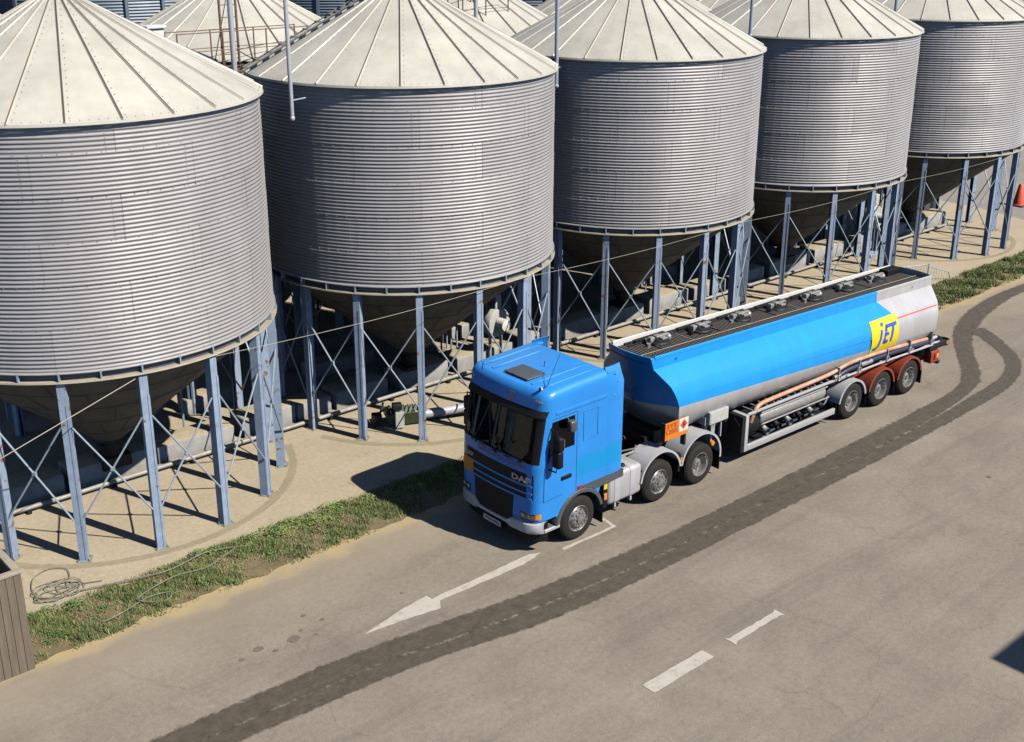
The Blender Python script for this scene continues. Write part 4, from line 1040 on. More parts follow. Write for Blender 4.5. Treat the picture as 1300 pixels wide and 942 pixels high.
b = MB(); b.box(.20,.24,-.95,-.62,2.12,2.34,.005); b.box(.24,.30,-.55,-.2,2.06,2.12); b.build('dashboard_papers', mat('pale_paper',(.5,.5,.42),.7,0,var=.4,vscale=20), truck, None)
b = MB(); b.box(.40,.43,-.06,.02,2.05,3.0,.01); b.build('cab_curtain_rail', bracem, truck, None)

# chassis, tanks, wings of the tractor
b = MB()
for y in (-.42,.36): b.box(1.0,6.15,y,y+.07,.72,1.0)
for x in (1.3,2.4,3.5,4.6,5.9): b.box(x,x+.09,-.36,.36,.76,.96)
b.build('chassis_frame', chass, truck, None)
b = MB(); b.lathe([(.001,.0),(.5,.0),(.52,-.05),(.5,-.10)],c=(4.72,0,1.16),n=28); b.box(4.9,5.35,-.42,-.1,1.06,1.14); b.box(4.9,5.35,.1,.42,1.06,1.14); b.build('fifth_wheel', chass, truck, 30)
b = MB(); b.box(2.75,3.4,-.5,.5,1.0,1.03); 
for k in range(10): b.box(2.77+k*.065,2.80+k*.065,-.5,.5,1.03,1.045)
b.build('deck_plate', alu, truck, None)
b = MB(); b.box(2.20,2.60,-.3,.5,1.05,1.9,.05); b.build('engine_rear_housing', chass, truck, None)
for k,(c,y) in enumerate(((redm,-.12),(hoseb,0),(mat('yellow_airline',(.5,.38,.02),.5),.12))):
    b = MB(); P=[(2.62,y,2.0)]
    for i in range(60):
        t=i/59; P.append((2.7+1.2*t, y+.06*cos(i*1.25), 2.0-.75*t+.15*sin(pi*t)*-1+.06*sin(i*1.25)))
    b.tube(P,.012,5); b.build('air_line', c, truck, 60)
b = MB(); b.tube([(3.0,-.55,1.12),(3.6,-.75,1.22),(3.9,-.5,1.2)],.03,8); b.tube([(3.3,-.3,1.1),(3.9,-.85,1.30)],.022,8); b.build('linkage_rod', valvem, truck, 40)
# near fuel tank
b = MB(); b.box(2.26,3.34,-1.235,-.62,.46,1.20,.10); ft = b.build('fuel_tank', alu, truck, 40)
for x in (2.52,3.02):
    b = MB(); b.box(x-.02,x+.02,-1.243,-.61,.452,1.208,.102); b.box(x-.025,x+.025,-1.20,-1.12,.36,.46); b.build('tank_strap', greyP, ft, 40)
b = MB(); b.lathe([(.065,.0),(.07,.03),(.05,.06),(.001,.065)],c=(2.86,-1.05,1.195),n=16); b.build('filler_cap', black, ft, 40)
b = MB(); b.box(2.10,2.24,-1.22,-.85,.45,1.14,.02); bb=b.build('battery_box', black, truck, None)
b = MB(); b.box(2.12,2.22,-1.228,-1.215,.92,1.05); b.build('yellow_tag', mat('bright_yellow',(.8,.62,.01),.5), bb, None)
b = MB(); b.box(2.13,2.22,-1.235,-1.215,.66,.82,.01); b.build('side_marker', amber, bb, None)
b = MB(); b.box(2.16,2.34,-1.10,-.9,1.14,1.22,.02); b.build('bracket_block', alu, truck, None)
b = MB(); b.lathe([(.001,-.75),(.24,-.73),(.27,-.68),(.27,.68),(.24,.73),(.001,.75)],c=(3.0,.88,.8),n=24,axis='X'); b.build('air_tank', chass, truck, 40)
def wing(name, xc, r, y0, y1, a0, a1, m, zc=.52, flat=0):
    b = MB(); n=22; prof=[]
    for k in range(n+1):
        a=R(a0+(a1-a0)*k/n); x=xc+r*cos(a); z=zc+r*sin(a)
        prof.append((x,z,a))
    th=.018
    rows=[[(x,y0,z),(x,y1,z)] for x,z,a in prof]; b.grid(rows)
    rows=[[(x-th*cos(a),y0,z-th*sin(a)),(x-th*cos(a),y1,z-th*sin(a))] for x,z,a in prof]; b.grid(rows)
    lip=[[(x,y0,z),(x,y0-.012,z),(x-.055*cos(a),y0-.012,z-.055*sin(a)),(x-.055*cos(a),y0,z-.055*sin(a))] for x,z,a in prof]; b.grid(lip)
    b.grid([[p[0] for p in (r_[0],)]+[r_[1]] for r_ in ()]) if False else None
    return b.build(name, m, PAR, 40)
PAR = truck
for s in (-1,1):
    y0,y1 = (-1.25,-.66) if s<0 else (.66,1.25)
    wing('mudguard', MX, .70, y0, y1, 10, 172, greyP, .60)
    wing('mudguard', DX, .73, y0, y1, -8, 172, greyP, .60)
    b = MB(); b.box(3.34,3.40,y0+.04,y1,.55,.98); b.build('wing_bracket', black, truck, None); b = MB(); b.box(4.58,4.66,y0+.04,y1,.55,1.0); b.build('wing_bracket', black, truck, None)
    b = MB(); b.box(6.06,6.09,y0+.02,y1,.16,.62); b.build('mud_flap', black, truck, None)
b = MB(); b.box(4.60,4.67,-1.262,-1.245,.80,.92,.008); b.build('side_marker', amber, truck, None)

# wheels
def wheel(x, y, s, kind, par, T=None, twin=False):
    """s = -1 near side; kind: 'steer' convex rim, 'drive' deep dish, 'trailer' deep dish chromed"""
    root = bpy.data.objects.new('wheel', None); col.objects.link(root); root.parent = par; root.location = (x, y, .505)
    if T is not None: root.matrix_local = T @ Matrix.Translation((x,y,.505))
    if s > 0: root.rotation_euler = (0,0,root.rotation_euler.z+pi)
    key = kind+('2' if twin else '')
    if key not in WM:
        b = MB(); W = .30
        def tyre(y0):
            P=[(.285,y0+.02),(.30,y0),(.36,y0-.005+.0),(.44,y0+.004),(.478,y0+.022),(.497,y0+.05)]
            g=[]
            yy=y0+.05
            for k in range(4): g += [(.505,yy),(.505,yy+.038),(.492,yy+.042),(.492,yy+.05)]; yy+=.052
            P += g+[(.505,y0+W-.055),(.497,y0+W-.05),(.478,y0+W-.022),(.44,y0+W-.004),(.36,y0+W+.0),(.30,y0+W),(.285,y0+W-.02)]
            b.lathe(P,n=48,axis='Y')
        tyre(0)
        if twin: tyre(.34)
        tm_ = b.mesh('tyre', rubber, 40)
        b = MB()
        if kind == 'steer':
            b.lathe([(.288,.012),(.296,.0),(.288,-.006),(.272,.015),(.262,.05),(.235,.055),(.215,.03),(.19,-.012),(.13,-.03),(.10,-.03),(.095,-.05),(.085,-.075),(.05,-.085),(.001,-.088)],n=40,axis='Y')
            hy, hr, nr, ny_ = .012,.205,.150,-.035
        else:
            b.lathe([(.288,.012),(.296,.0),(.286,-.004),(.272,.02),(.262,.06),(.255,.13),(.235,.165),(.18,.185),(.14,.185),(.125,.17),(.12,.10),(.105,.075),(.06,.06),(.055,.03),(.001,.025)],n=40,axis='Y')
            hy, hr, nr, ny_ = .168,.215,.16,.172
        nh = 10
        rm_ = b.mesh('rim', rimm, 30)
        b = MB()
        for k in range(nh):
            a = 2*pi*k/nh; b.lathe([(.026,-.0022),(.026,.0)],c=(hr*cos(a),hy,hr*sin(a)),n=10,axis='Y'); 
            I=[b.av((hr*cos(a)+.026*cos(t),hy-.004-(0 if kind!='steer' else .012),hr*sin(a)+.026*sin(t))) for t in [2*pi*q/10 for q in range(10)]]; b.af(*I)
        hm_ = b.mesh('rim_holes', rimd, None, fix=False)
        b = MB()
        for k in range(10):
            a = 2*pi*(k+.5)/10; b.lathe([(.016,.0),(.016,-.03),(.008,-.04),(.001,-.04)],c=(nr*cos(a),ny_,nr*sin(a)),n=6,axis='Y')
        nm_ = b.mesh('wheel_nuts', lampg if kind=='steer' else valvem, None, fix=False)
        WM[key] = (tm_, rm_, hm_, nm_)
    t_, r_, h_, n_ = WM[key]
    for nm, me in (('tyre', t_), ('rim', r_)):
        o = bpy.data.objects.new(nm, me); col.objects.link(o); o.parent = root
        if nm == 'rim': rim = o
    # holes and nuts belong to the rim's look: joined as rim pieces
    for nm, me in (('hand_holes', h_), ('wheel_nuts', n_)):
        o = bpy.data.objects.new(nm, me); col.objects.link(o); o.parent = root
    return root
WM = {}
for s in (-1,1):
    wheel(FX, s*1.235, s, 'steer', truck); wheel(MX, s*1.20, s, 'steer', truck); wheel(DX, s*1.235, s, 'drive', truck, twin=True)
b = MB()
for x in (FX,MX,DX): b.tube([(x,-.95,.5),(x,.95,.5)],.07,10)
b.lathe([(.001,-.3),(.2,-.2),(.24,0),(.2,.2),(.001,.3)],c=(DX,0,.52),n=16,axis='X'); b.build('axle', chass, truck, 30)

# ---------------------------------------------------------------- trailer (its own heading, -1.3 degrees, about the king pin)
TK = Matrix.Translation((4.70, -.01, 0)) @ Matrix.Rotation(R(-1.3), 4, 'Z')
def TB(): b = MB(); b.M = TK; return b
XF, XR = -.70, 11.05            # front of the head, rear of the head (from the king pin)
def ztop(x): return 3.33-.0225*(x+.7)
SEC = [(.0,.655),(.02,.685),(.27,.705),(.285,.725),(.60,1.055),(.64,1.085),(.78,1.15),(.95,1.20),(1.12,1.222),(1.30,1.212),(1.46,1.165),(1.62,1.08),(1.78,.95),(1.92,.76),(2.03,.52),(2.10,.26),(2.12,0)]
def split(x): return 1.10+.25*(x+.7)/8.6
def sec_y(zr):
    for (a,ya),(c,yc) in zip(SEC, SEC[1:]):
        if a <= zr <= c: return ya+(yc-ya)*(zr-a)/(c-a)
    return 0
def rows_for(x):
    sp = split(x); zs = [s_[0] for s_ in SEC]
    j = 8 # index replaced so that a vertex row follows the paint edge
    zs = zs[:]; zs[j] = min(max(sp,1.0),1.4)
    zs[9] = max(1.32, zs[8]+.03); zs[10]=max(1.46,zs[9]+.03)
    return zs
xs = [-.2+.38*k for k in range(0,29)]; xs = [x for x in xs if x < 10.6]+[10.62]
def endoff(y, z, x): a=abs(y); return (.10*(a/.66)**2 if a<.66 else .10+.30*(a-.66))+.26*min(1,max(0,(3.3-z)/1.1))+.55*min(1,max(0,(2.05-z)/.8))**1.3
def skin(x, zr, s): return Vector((x, s*sec_y(zr), ztop(x)-zr))
b = TB(); nI = len(SEC)
def ring(x, kind=None, sc=1.0):
    L=[]; T_=[]; zs=rows_for(max(-.2,min(10.62,x))); zc = 1.25 if kind == 'F' else 1.05
    for s in (-1,1):
        rr=[]
        for zr in zs:
            y = s*sec_y(zr)*sc; z = ztop(x)-(zc+(zr-zc)*sc)
            xx = x
            if kind == 'F': xx = XF+endoff(y,z,x)
            if kind == 'R': xx = XR-.45*(abs(y)/1.22)**2
            rr.append(b.av((xx,y,z)))
        L.append(rr)
    if kind:
        for t in range(9):
            y = .655*sc*(-1+t/4); z = ztop(x)-(zc-zc*sc)
            xx = XF+endoff(y,z,x) if kind == 'F' else XR-.45*(abs(y)/1.22)**2
            T_.append(b.av((xx,y,z)))
    L.append(T_)
    return L
seq = [('F', sc) for sc in (.02,.2,.4,.6,.8,.93,.99,1.0)]+[x for x in xs if x > .1]+[('R', sc) for sc in (1.0,.99,.93,.8,.6,.4,.2,.02)]
RG = []
for q in seq:
    if isinstance(q, tuple):
        x = -.2 if q[0]=='F' else 10.62
        RG.append((q, ring(x, q[0], q[1])))
    else: RG.append((q, ring(q)))
def bluelimit(j, x0, x1):
    # boundary between blue and bare silver: straight down the coaming, then curving back
    zr = (SEC[j][0]+SEC[j+1][0])/2
    return None
XB = 8.15
for i in range(len(RG)-1):
    q0, A = RG[i]; q1, B = RG[i+1]
    if isinstance(q0, tuple) and isinstance(q1, tuple):
        b.cur = 2 if q0[0] == 'F' else 1
        for t in range(8): b.af(A[2][t], A[2][t+1], B[2][t+1], B[2][t])
    for s in (0,1):
        for j in range(nI-1):
            if isinstance(q0, tuple) and isinstance(q1, tuple) and q0[0]=='F': b.cur = 2 if j < 8 else 1
            elif isinstance(q0, tuple) and isinstance(q1, tuple): b.cur = 1
            else:
                x = q0 if not isinstance(q0, tuple) else (-.2 if q0[0]=='F' else 10.6)
                b.cur = 0 if (j < 8 and x < XB-.3) else 1
                if s == 1 and j < 2: b.cur = 3
            b.af(A[s][j],B[s][j],B[s][j+1],A[s][j+1])
barrel = b.build('tank_barrel', [tblue, silver, tblue, white], truck, 22, fix=True)
# the last blue field, with its curved edge, as a skin on the barrel
b = TB()
def edge_x(zr):   # world: 27.5 at top, 27.9 at the ridge, bulging
    if zr < .28: return 8.20
    t = min(1,(zr-.28)/.6); return 8.20+.42*sin(t*pi/2)**1.1
lastx = max(x for x in xs if x < XB-.3)+.38
for s in (-1,1):
    rows=[]
    zz=[.003,.02,.14,.27,.285,.44,.60,.64,.71,.78,.87,.95,1.05,1.15,1.25,1.33]
    for zr in zz:
        xe = edge_x(zr); r=[]
        for k in range(6):
            x = lastx-.02+(xe-lastx+.02)*k/5; p = skin(x, min(zr, split(x)), s); r.append((p.x,p.y+s*.0035,p.z+.002))
        rows.append(r)
    b.grid(rows); b.build('blue_field_edge', tblue, truck, 22); b = TB()
# belly colour is silver; add weld rings as narrow bands
b = TB()
for x in (1.2,2.9,4.6,6.3,8.9):
    for s in (-1,1):
        rows=[[tuple(skin(x+dx, zr, s)+Vector((0,s*.004,0))) for dx in (0,.018)] for zr in (1.40,1.5,1.62,1.78,1.92)]; b.grid(rows)
b.build('weld_band', greyP, truck, 30)
b = TB()  # long pressed crease line above the blue edge
for s in (-1,1):
    rows=[]
    for k in range(20):
        x=.6+7.0*k/19; zr=.92+.12*k/19; rows.append([tuple(skin(x,zr-.008,s)+Vector((0,s*.004,0))), tuple(skin(x,zr,s)+Vector((0,s*.009,0))), tuple(skin(x,zr+.010,s)+Vector((0,s*.003,0)))])
    b.grid(rows)
b.build('side_crease', tblue, truck, 60)
# red stripe
b = TB()
for s in (-1,1):
    rows=[]
    for k in range(12):
        x=8.62+(10.60-8.62)*k/11; zr=.70-.015*k/11; rows.append([tuple(skin(x,zr,s)+Vector((0,s*.004,0))), tuple(skin(x,zr+.035,s)+Vector((0,s*.004,0)))])
    b.grid(rows)
b.build('red_stripe', stripeR, truck, None)
# logo: yellow panel mapped on the barrel, letters on top
LX0, LX1 = 7.36, 8.62
def lpt(u, v, off, s=-1):     # u 0..1 along, v 0..1 up
    x = LX0+(LX1-LX0)*u; zb_ = 1.66; zt_ = 2.545
    if s > 0: x = LX0+(LX1-LX0)*(1-u)
    z = zb_+(zt_-zb_)*v
    zr = ztop(x)-z; p = skin(x, zr, s); return Vector((p.x, p.y+s*off, p.z+.3*off))
for s in (-1,1):
    b = TB(); b.grid([[lpt(u/6,v/12,.012,s) for u in range(7)] for v in range(13)]); lg = b.build('logo_panel', yellow, truck, 40)
    b = TB(); b.cur=0
    def stroke(P, w0):
        # P centre line points (u,v) ; horizontal width w0
        rows=[]
        for (u0,v0),(u1,v1) in zip(P,P[1:]):
            for k in range(5):
                t=k/4; u=u0+(u1-u0)*t; v=v0+(v1-v0)*t
                d = Vector(((u1-u0)*1.42, v1-v0)).normalized(); nx, ny = -d.y*w0/2/1.42, d.x*w0/2
                rows.append([lpt(u-nx,v-ny,.016,s), lpt(u,v,.016,s), lpt(u+nx,v+ny,.016,s)])
        b.grid(rows)
    stroke([(.07,.13),(.18,.13),(.26,.22),(.32,.42),(.37,.68)], .105)       # j
    stroke([(.385,.78),(.405,.88)], .12)
    stroke([(.44,.22),(.56,.78)], .12); stroke([(.54,.735),(.68,.735)], .11); stroke([(.50,.50),(.63,.50)], .10); stroke([(.44,.265),(.60,.265)], .11)  # E
    stroke([(.68,.735),(.93,.735)], .11); stroke([(.70,.22),(.80,.70)], .12)     # T
    b.build('logo_letters', logob, lg, None, fix=False)
# top: walkway, far coaming, manholes
b = TB(); rows=[]
x0t, x1t = XF+.22, 10.90
b.grid([[(x0t,-.66,ztop(x0t)-.155),(x0t,.66,ztop(x0t)-.155)],[x_ for x_ in [(x1t,-.66,ztop(x1t)-.155),(x1t,.66,ztop(x1t)-.155)]]]); b.grid([[(XF+endoff(.655*(-1+t/4),3.3,0)+.012,.655*(-1+t/4),ztop(-.6)-.155) for t in range(9)],[(x0t,.655*(-1+t/4),ztop(x0t)-.155) for t in range(9)]]); b.build('tank_top_deck', grateM, truck, None)
b = TB(); b.tube([(XF+endoff(.665*(-1+t/6),3.3,0)+.005,.665*(-1+t/6),ztop(-.6)+.004) for t in range(13)], .014, 6); b.build('front_lip', tblue, truck, 40)
b = TB()
k=0; x=x0t-.09
while x < x1t-.03:
    z=ztop(x)-.153; b.box(x,x+.03,-.655,-.22,z,z+.03); b.box(x,x+.03,-.18,.64,z,z+.028 if int((x+.7)/1.05)%2==0 else z+.05); x += .085
b.build('walkway_grating', gratel, truck, None, fix=False)
for s,m_,xa_,xb_ in ((-1,tblue,x0t,8.20),(-1,silver,8.20,x1t),(1,white,x0t,x1t)):
    b = TB(); rows=[]
    for x in (xa_,xb_):
        z=ztop(x); rows.append([(x,s*.655,z-.17),(x,s*.652,z+.005),(x,s*.672,z+.020),(x,s*.692,z+.005),(x,s*.700,z-.05)])
    b.grid(rows); b.build('coaming_rail', m_, truck, 40)
b = TB()
for k in range(2): pass
x=(x0t,x1t); b.grid([[(x[k],-.215,ztop(x[k])-.10),(x[k],-.19,ztop(x[k])-.095)] for k in range(2)]); b.build('walkway_divider', woodr, truck, None)
for k in range(7):
    xm = .62+1.49*k; zc_ = ztop(xm)-.15; yc = .26
    b = TB(); b.lathe([(.30,0),(.30,.07),(.28,.10),(.22,.11),(.21,.15),(.001,.16)], c=(xm,yc,zc_), n=24); mh = b.build('manhole', chass, truck, 30)
    b = TB(); b.box(xm-.30,xm-.16,yc-.06,yc+.06,zc_+.05,zc_+.21,.01); b.box(xm-.08,xm+.34,yc-.045,yc+.045,zc_+.15,zc_+.20,.01); b.box(xm-.04,xm+.14,yc-.2,yc+.14,zc_+.14,zc_+.185,.01); b.build('lid_clamp', valvem, mh, 30)
    b = TB(); b.lathe([(.07,0),(.075,.09),(.05,.13),(.001,.14)], c=(xm+.42,yc+.05,zc_), n=14); b.lathe([(.05,0),(.05,.12),(.001,.13)], c=(xm-.42,yc-.1,zc_), n=12); b.tube([(xm-.42,yc-.1,zc_+.08),(xm-.2,yc+.2,zc_+.09),(xm+.42,yc+.25,zc_+.08)],.02,6); b.build('vent_valve', black if k%2 else valvem, mh, 30)
    b = TB(); b.box(xm-.5,xm+.55,.50,.62,zc_,zc_+.10,.01); b.build('spill_box', black, mh, None)
b = TB(); b.tube([(x0t+.3,.45,ztop(0)-.10),(x1t-.2,.45,ztop(10.5)-.10)],.022,6); b.tube([(x0t+.3,.58,ztop(0)-.09),(x1t-.2,.58,ztop(10.5)-.09)],.028,6); b.build('vapour_pipe', black, truck, 40)
# rear ladder stub and rails
b = TB(); b.box(10.2,10.85,.28,.58,2.95,3.12,.02); b.build('rear_hand_rail_box', black, truck, None)
b = TB(); b.tube([(11.05,.35,.9),(11.08,.35,3.0)],.02,6); b.tube([(11.05,.75,.9),(11.08,.75,3.0)],.02,6)
for k in range(7): b.tube([(11.06,.35,1.0+.3*k),(11.06,.75,1.0+.3*k)],.015,6)
b.build('rear_ladder', steelP, truck, 40)
b = TB(); b.lathe([(.022,-.012),(.001,-.012)],c=(.2,-.715,3.16),n=10,axis='Y'); b.lathe([(.022,-.012),(.001,-.012)],c=(9.9,-.715,2.95),n=10,axis='Y'); b.build('coaming_drain', black, truck, None)
b = TB(); x=3.55; b.grid([[tuple(skin(x+dx,zr,-1)+Vector((0,-.005,0))) for dx in (0,.22,.44)] for zr in (1.50,1.56,1.60)]); lb=b.build('tank_label', mat('pale_pink_label',(.72,.50,.48),.5), truck, None)
b = TB(); b.grid([[tuple(skin(x+dx,zr,-1)+Vector((0,-.0075,0))) for dx in (.03,.22,.41)] for zr in (1.525,1.57)]); b.build('label_text_bar', white, lb, None)
b = TB(); b.grid([[(XF+.02+.50*(y/1.22)**2-.012, y, z) for y in (.02,.16,.28)] for z in (2.06,2.12,2.18)]) ; b.build('front_label', mat('dark_label',(.01,.02,.12),.5), truck, None)

# running gear
b = TB()
for y in (-.52,.44): b.box(-.3,10.9,y,y+.08,.90,1.16)
for x in (.1,1.4,3.0,4.6,6.0,7.3,8.7,10.2): b.box(x,x+.08,-.44,.44,.92,1.10)
b.box(-.5,.6,-.5,.5,1.16,1.30); b.build('trailer_frame', chass, truck, None)
b = TB(); b.box(-.3,10.6,-.60,.60,1.13,1.42); b.build('tank_cradle', chass, truck, None)
b = TB()
for x in (1.45,):
    for y in (-.85,.75):
        b.box(x,x+.12,y,y+.12,.42,1.3); b.box(x-.05,x+.17,y-.06,y+.18,.40,.425)
b.tube([(1.3,-.8,.95),(1.75,-.8,.42)],.03,6); b.tube([(1.2,-.8,1.3),(1.45,-.8,.6)],.03,6); b.build('landing_leg', alu, truck, None)
b = TB(); b.box(.95,1.62,-1.20,-.86,1.42,1.74,.02); b.box(.9,.96,-1.1,-.9,1.4,1.6); cb = b.build('control_box', greyP, truck, None)
b = TB(); b.box(1.08,1.12,-1.15,-1.10,.95,1.42); b.build('box_strut', greyP, cb, None); b = TB(); b.box(1.42,1.45,-1.15,-1.10,1.0,1.42); b.build('box_strut', greyP, cb, None)
b = TB(); b.box(.98,1.60,-1.206,-1.2,1.45,1.71); b.build('box_lid', pale, cb, None)
# hazard board
b = TB(); b.box(-.63,.13,-1.245,-1.225,1.50,1.92); hb = b.build('hazard_board', orange, truck, None, label='orange hazard board with red flame diamond')
b = TB(); b.box(-.18,.13,-1.252,-1.2455,1.60,1.92); b.build('hazard_board_white', white, hb, None)
b = TB(); c_=(-.025,1.765); b.prism([(c_[0]-.12,c_[1]),(c_[0],c_[1]-.125),(c_[0]+.12,c_[1]),(c_[0],c_[1]+.125)], lambda u,v,d:(u,-1.2525-d,v), 0,.003); b.build('flame_diamond', stripeR, hb, None)
b = TB(); b.lathe([(.001,-1.2575),(.035,-1.2575)],c=(c_[0],0,c_[1]-.01),n=12,axis='Y')
b.prism([(c_[0]-.025,c_[1]),(c_[0]+.025,c_[1]),(c_[0]+.01,c_[1]+.07)], lambda u,v,d:(u,-1.2565-d,v),0,.002); b.build('flame_symbol', mat('dark_flame',(.12,.01,.01),.5), hb, None)
for t_, z_, h_, w_ in (('3YE',1.785,.10,.36),('1203',1.645,.10,.36)):
    b = TB(); add_text(b, t_, w_, h_, lambda u,v,d: (-.60+u, -1.2465-d, z_+v), .02); b.build('hazard_code', textr, hb, None, fix=False)
b = TB(); b.box(-.60,.10,-1.2475,-1.246,1.625,1.632); b.box(-.60,-.2,-1.2475,-1.246,1.76,1.768); b.build('hazard_rule', textr, hb, None)
b = TB(); b.box(-.62,-.56,-1.22,-1.1,1.45,1.9); b.build('board_bracket', chass, hb, None); b = TB(); b.box(.05,.11,-1.22,-1.1,1.2,1.9); b.build('board_bracket', chass, hb, None)
b = TB(); b.lathe([(.001,-1.21),(.06,-1.20),(.07,-1.15)],c=(1.12,0,.92),n=14,axis='Y'); b.build('side_marker', amber, truck, 40)
# side frame with the loading manifold
FXa, FXb = 2.28, 5.98
b = TB(); b.box(FXa,FXa+.12,-1.22,-.75,.34,1.30,.01); b.build('side_frame_post', greyP, truck, 30)
b = TB(); b.box(FXa-.10,FXa,-1.20,-.75,.34,1.28); b.build('side_frame_plate', chass, truck, None)
b = TB(); b.box(FXa+.12,FXb,-1.22,-1.15,.34,.50,.01); b.build('lower_side_rail', alu, truck, 30)
b = TB(); b.box(FXa+.12,FXb+.6,-1.19,-1.13,1.26,1.32,.01); b.build('upper_side_rail', greyP, truck, 30)
b = TB(); b.tube([(FXb+.4,-1.20,1.30),(7.6,-1.20,1.30),(8.6,-1.20,1.28),(10.5,-1.20,1.22)],.03,8); b.build('side_guard_rail', greyP, truck, 40)
b = TB(); b.box(FXa+.12,FXb,-1.12,-.60,.30,.34); b.build('bay_floor', chass, truck, None)
b = TB(); b.box(FXa+.2,FXb,-.62,-.58,.4,1.2); b.build('bay_back_panel', chass, truck, None)
b = TB(); b.lathe([(.001,3.0),(.19,3.02),(.215,3.06),(.215,5.62),(.19,5.68),(.001,5.7)],c=(0,-.90,.98),n=24,axis='X'); b.build('manifold_housing', valvem, truck, 40)
b = TB(); b.lathe([(.001,2.50),(.24,2.51),(.25,2.55),(.25,2.96),(.22,3.0),(.001,3.01)],c=(0,-.88,.86),n=24,axis='X'); b.build('pump_drum', black, truck, 40)
b = TB(); b.box(2.98,5.72,-1.185,-1.165,.87,.90); b.box(3.0,5.7,-1.12,-1.10,1.14,1.17); b.build('manifold_rail', alu, truck, None)
for k in range(6):
    x=3.22+k*.46
    b = TB(); b.tube([(x,-.92,.86),(x,-1.00,.70),(x,-1.10,.64)],[.07,.075,.08],12); b.lathe([(.085,-1.19),(.09,-1.10)],c=(x,0,.62),n=14,axis='Y'); v_=b.build('loading_coupling', chass if k%2 else valvem, truck, 40)
    b = TB(); b.lathe([(.001,.07),(.05,.065),(.05,0)],c=(x,-1.0,1.17),n=10); b.box(x-.02,x+.02,-1.09,-1.0,1.18,1.30); b.build('valve_handle', valvem if k!=4 else orange, v_, 40)
b = TB(); b.tube([(1.95,-1.1,1.32),(2.2,-1.15,1.0),(2.2,-1.1,.75)],.015,6); b.build('air_hose', black, truck, 40)
b = TB()
for k in range(12):
    x=2.6+k*.28; b.box(x,x+.02,-1.13,-.7,1.33,1.35)
b.tube([(2.4,-.72,1.38),(6.0,-.72,1.42)],.02,6); b.build('hose_rack', greyP, truck, None)
def htube(P, r, name, m, n=10):
    b = TB(); b.tube([tuple(p) for p in spline(P,8)], r, n); return b.build(name, m, truck, 60)
htube([(2.5,-1.14,.52),(2.9,-1.14,.44),(3.5,-1.10,.55),(4.6,-1.09,.56),(5.6,-1.06,.62),(5.9,-1.0,.8)], .035, 'lower_hose', hoseb)
htube([(2.6,-1.10,1.02),(2.66,-1.14,1.25),(2.85,-1.14,1.42),(3.4,-1.14,1.46),(5.2,-1.15,1.50),(5.9,-1.15,1.54),(6.6,-1.15,1.62),(8.2,-1.15,1.58),(10.3,-1.12,1.42)], .055, 'orange_hose', orangeh)
htube([(6.1,-1.17,1.40),(6.6,-1.17,1.46),(8.2,-1.16,1.46),(10.6,-1.14,1.32)], .065, 'blue_hose', hoseb)
b = TB(); b.tube([(5.85,-1.17,1.38),(6.2,-1.17,1.41)],.055,10); b.tube([(7.0,-1.175,1.46),(7.5,-1.175,1.46)],.07,10); b.build('hose_coupling', valvem, truck, 40)
for k,x in enumerate((6.0,6.9,8.2,9.3,10.4)):
    b = TB(); P=[(x+.075*cos(t),-1.24+.0,1.36+.075*sin(t)) for t in [2*pi*q/14 for q in range(15)]]; b.tube(P,.012,5,cap=False); b.box(x-.012,x+.012,-1.24,-1.05,1.27,1.64); b.build('hose_ring', steelP, truck, 40)
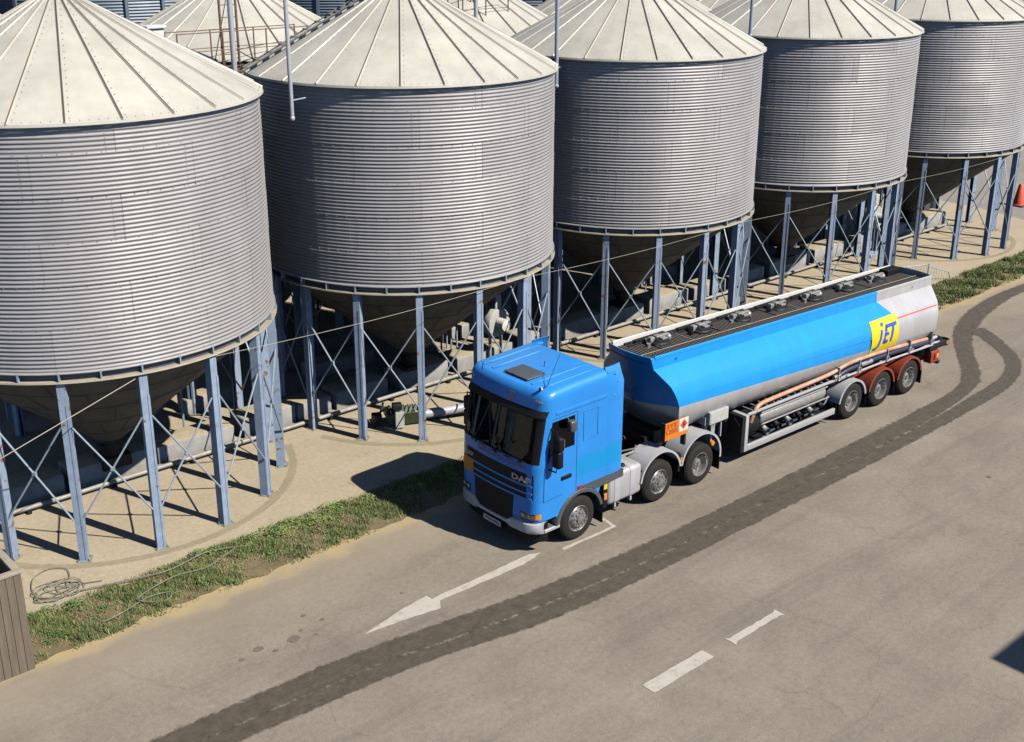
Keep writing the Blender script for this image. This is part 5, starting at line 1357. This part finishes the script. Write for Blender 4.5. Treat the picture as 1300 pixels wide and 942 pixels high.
# trailer axles
TX = [6.72,8.07,9.42]
for i,x in enumerate(TX):
    for s in (-1,1): wheel(x, s*1.22, s, 'trailer', truck, T=TK)
    b = TB(); b.tube([(x,-.95,.5),(x,.95,.5)],.07,10); b.box(x-.1,x+.35,-.55,-.4,.5,.92); b.box(x-.1,x+.35,.4,.55,.5,.92); b.build('axle', chass, truck, 30)
    for s in (-1,1):
        y0,y1 = (-1.23,-.78) if s<0 else (.78,1.23)
        b = TB(); prof=[]; r=.62
        for k in range(21):
            a=R(8+(172-8)*k/20); prof.append((x+r*cos(a),.50+r*sin(a),a))
        b.grid([[(p,y0,z),(p,y1,z)] for p,z,a in prof]); b.grid([[(p-.018*cos(a),y0,z-.018*sin(a)),(p-.018*cos(a),y1,z-.018*sin(a))] for p,z,a in prof])
        b.grid([[(p,y0,z),(p,y0-.012,z),(p-.06*cos(a),y0-.012,z-.06*sin(a)),(p-.06*cos(a),y0,z-.06*sin(a))] for p,z,a in prof])
        b.build('mudguard', greyP if i==0 else redm, truck, 40, label='silver grey mudguard' if i==0 else 'rust red mudguard')
    b = TB(); b.box(x-.665,x-.645,-1.19,-.8,.22,.55); b.build('mud_flap', black, truck, None); b = TB(); b.box(x-.665,x-.645,.8,1.19,.22,.55); b.build('mud_flap', black, truck, None)
    if i==2: b = TB(); b.box(x+.66,x+.68,-1.21,-.78,.16,.60); b.build('mud_flap', black, truck, None)
for i in (0,1):
    b = TB(); xm=(TX[i]+TX[i+1])/2; b.prism([(xm-.22,1.02),(xm+.22,1.02),(xm+.05,.55),(xm-.05,.55)], lambda u,v,d:(u,-.80+d,v),0,.02); b.build('wing_web', redm, truck, None)
# rear
b = TB(); b.box(10.45,11.45,-1.18,-1.0,1.02,1.20,.01); b.box(11.25,11.42,-1.18,1.18,1.0,1.2,.01); b.build('rear_frame_beam', chass, truck, 30)
b = TB(); b.box(10.55,10.95,-1.19,-.95,.62,.98,.02); b.build('rear_lamp_housing', redm, truck, 30)
b = TB(); b.box(10.95,11.0,-1.18,-.8,.68,.92,.02); b.box(10.70,10.94,-1.215,-1.19,.72,.92,.01); rl=b.build('tail_lamp', redl, truck, 30)
b = TB(); b.box(10.78,10.88,-1.228,-1.215,.76,.88,.01); b.build('tail_reflector', mat('bright_yellow',(.8,.62,.01),.5), rl, None)
b = TB(); b.box(11.0,11.12,-1.15,1.15,.50,.60,.01); b.box(10.6,11.05,-.7,-.6,.5,.95); b.box(10.6,11.05,.6,.7,.5,.95); b.build('underrun_bar', chass, truck, 30)
b = TB(); b.box(11.43,11.46,-1.16,-1.04,1.06,1.16,.01); b.box(11.3,11.40,-1.192,-1.18,1.05,1.15,.005); b.build('corner_marker', amber, truck, 30)
b = TB(); b.tube([(9.9,-1.15,1.2),(10.6,-1.15,1.24),(11.2,-1.1,1.14)],.035,8); b.tube([(10.1,-.95,1.22),(11.1,-.95,1.26)],.05,8); b.build('rear_pipe', greyP, truck, 40)
b = TB(); b.lathe([(.001,-.5),(.22,-.48),(.24,-.42),(.24,.42),(.22,.48),(.001,.5)],c=(2.0,.7,.85),n=20,axis='X'); b.build('air_reservoir', chass, truck, 40)
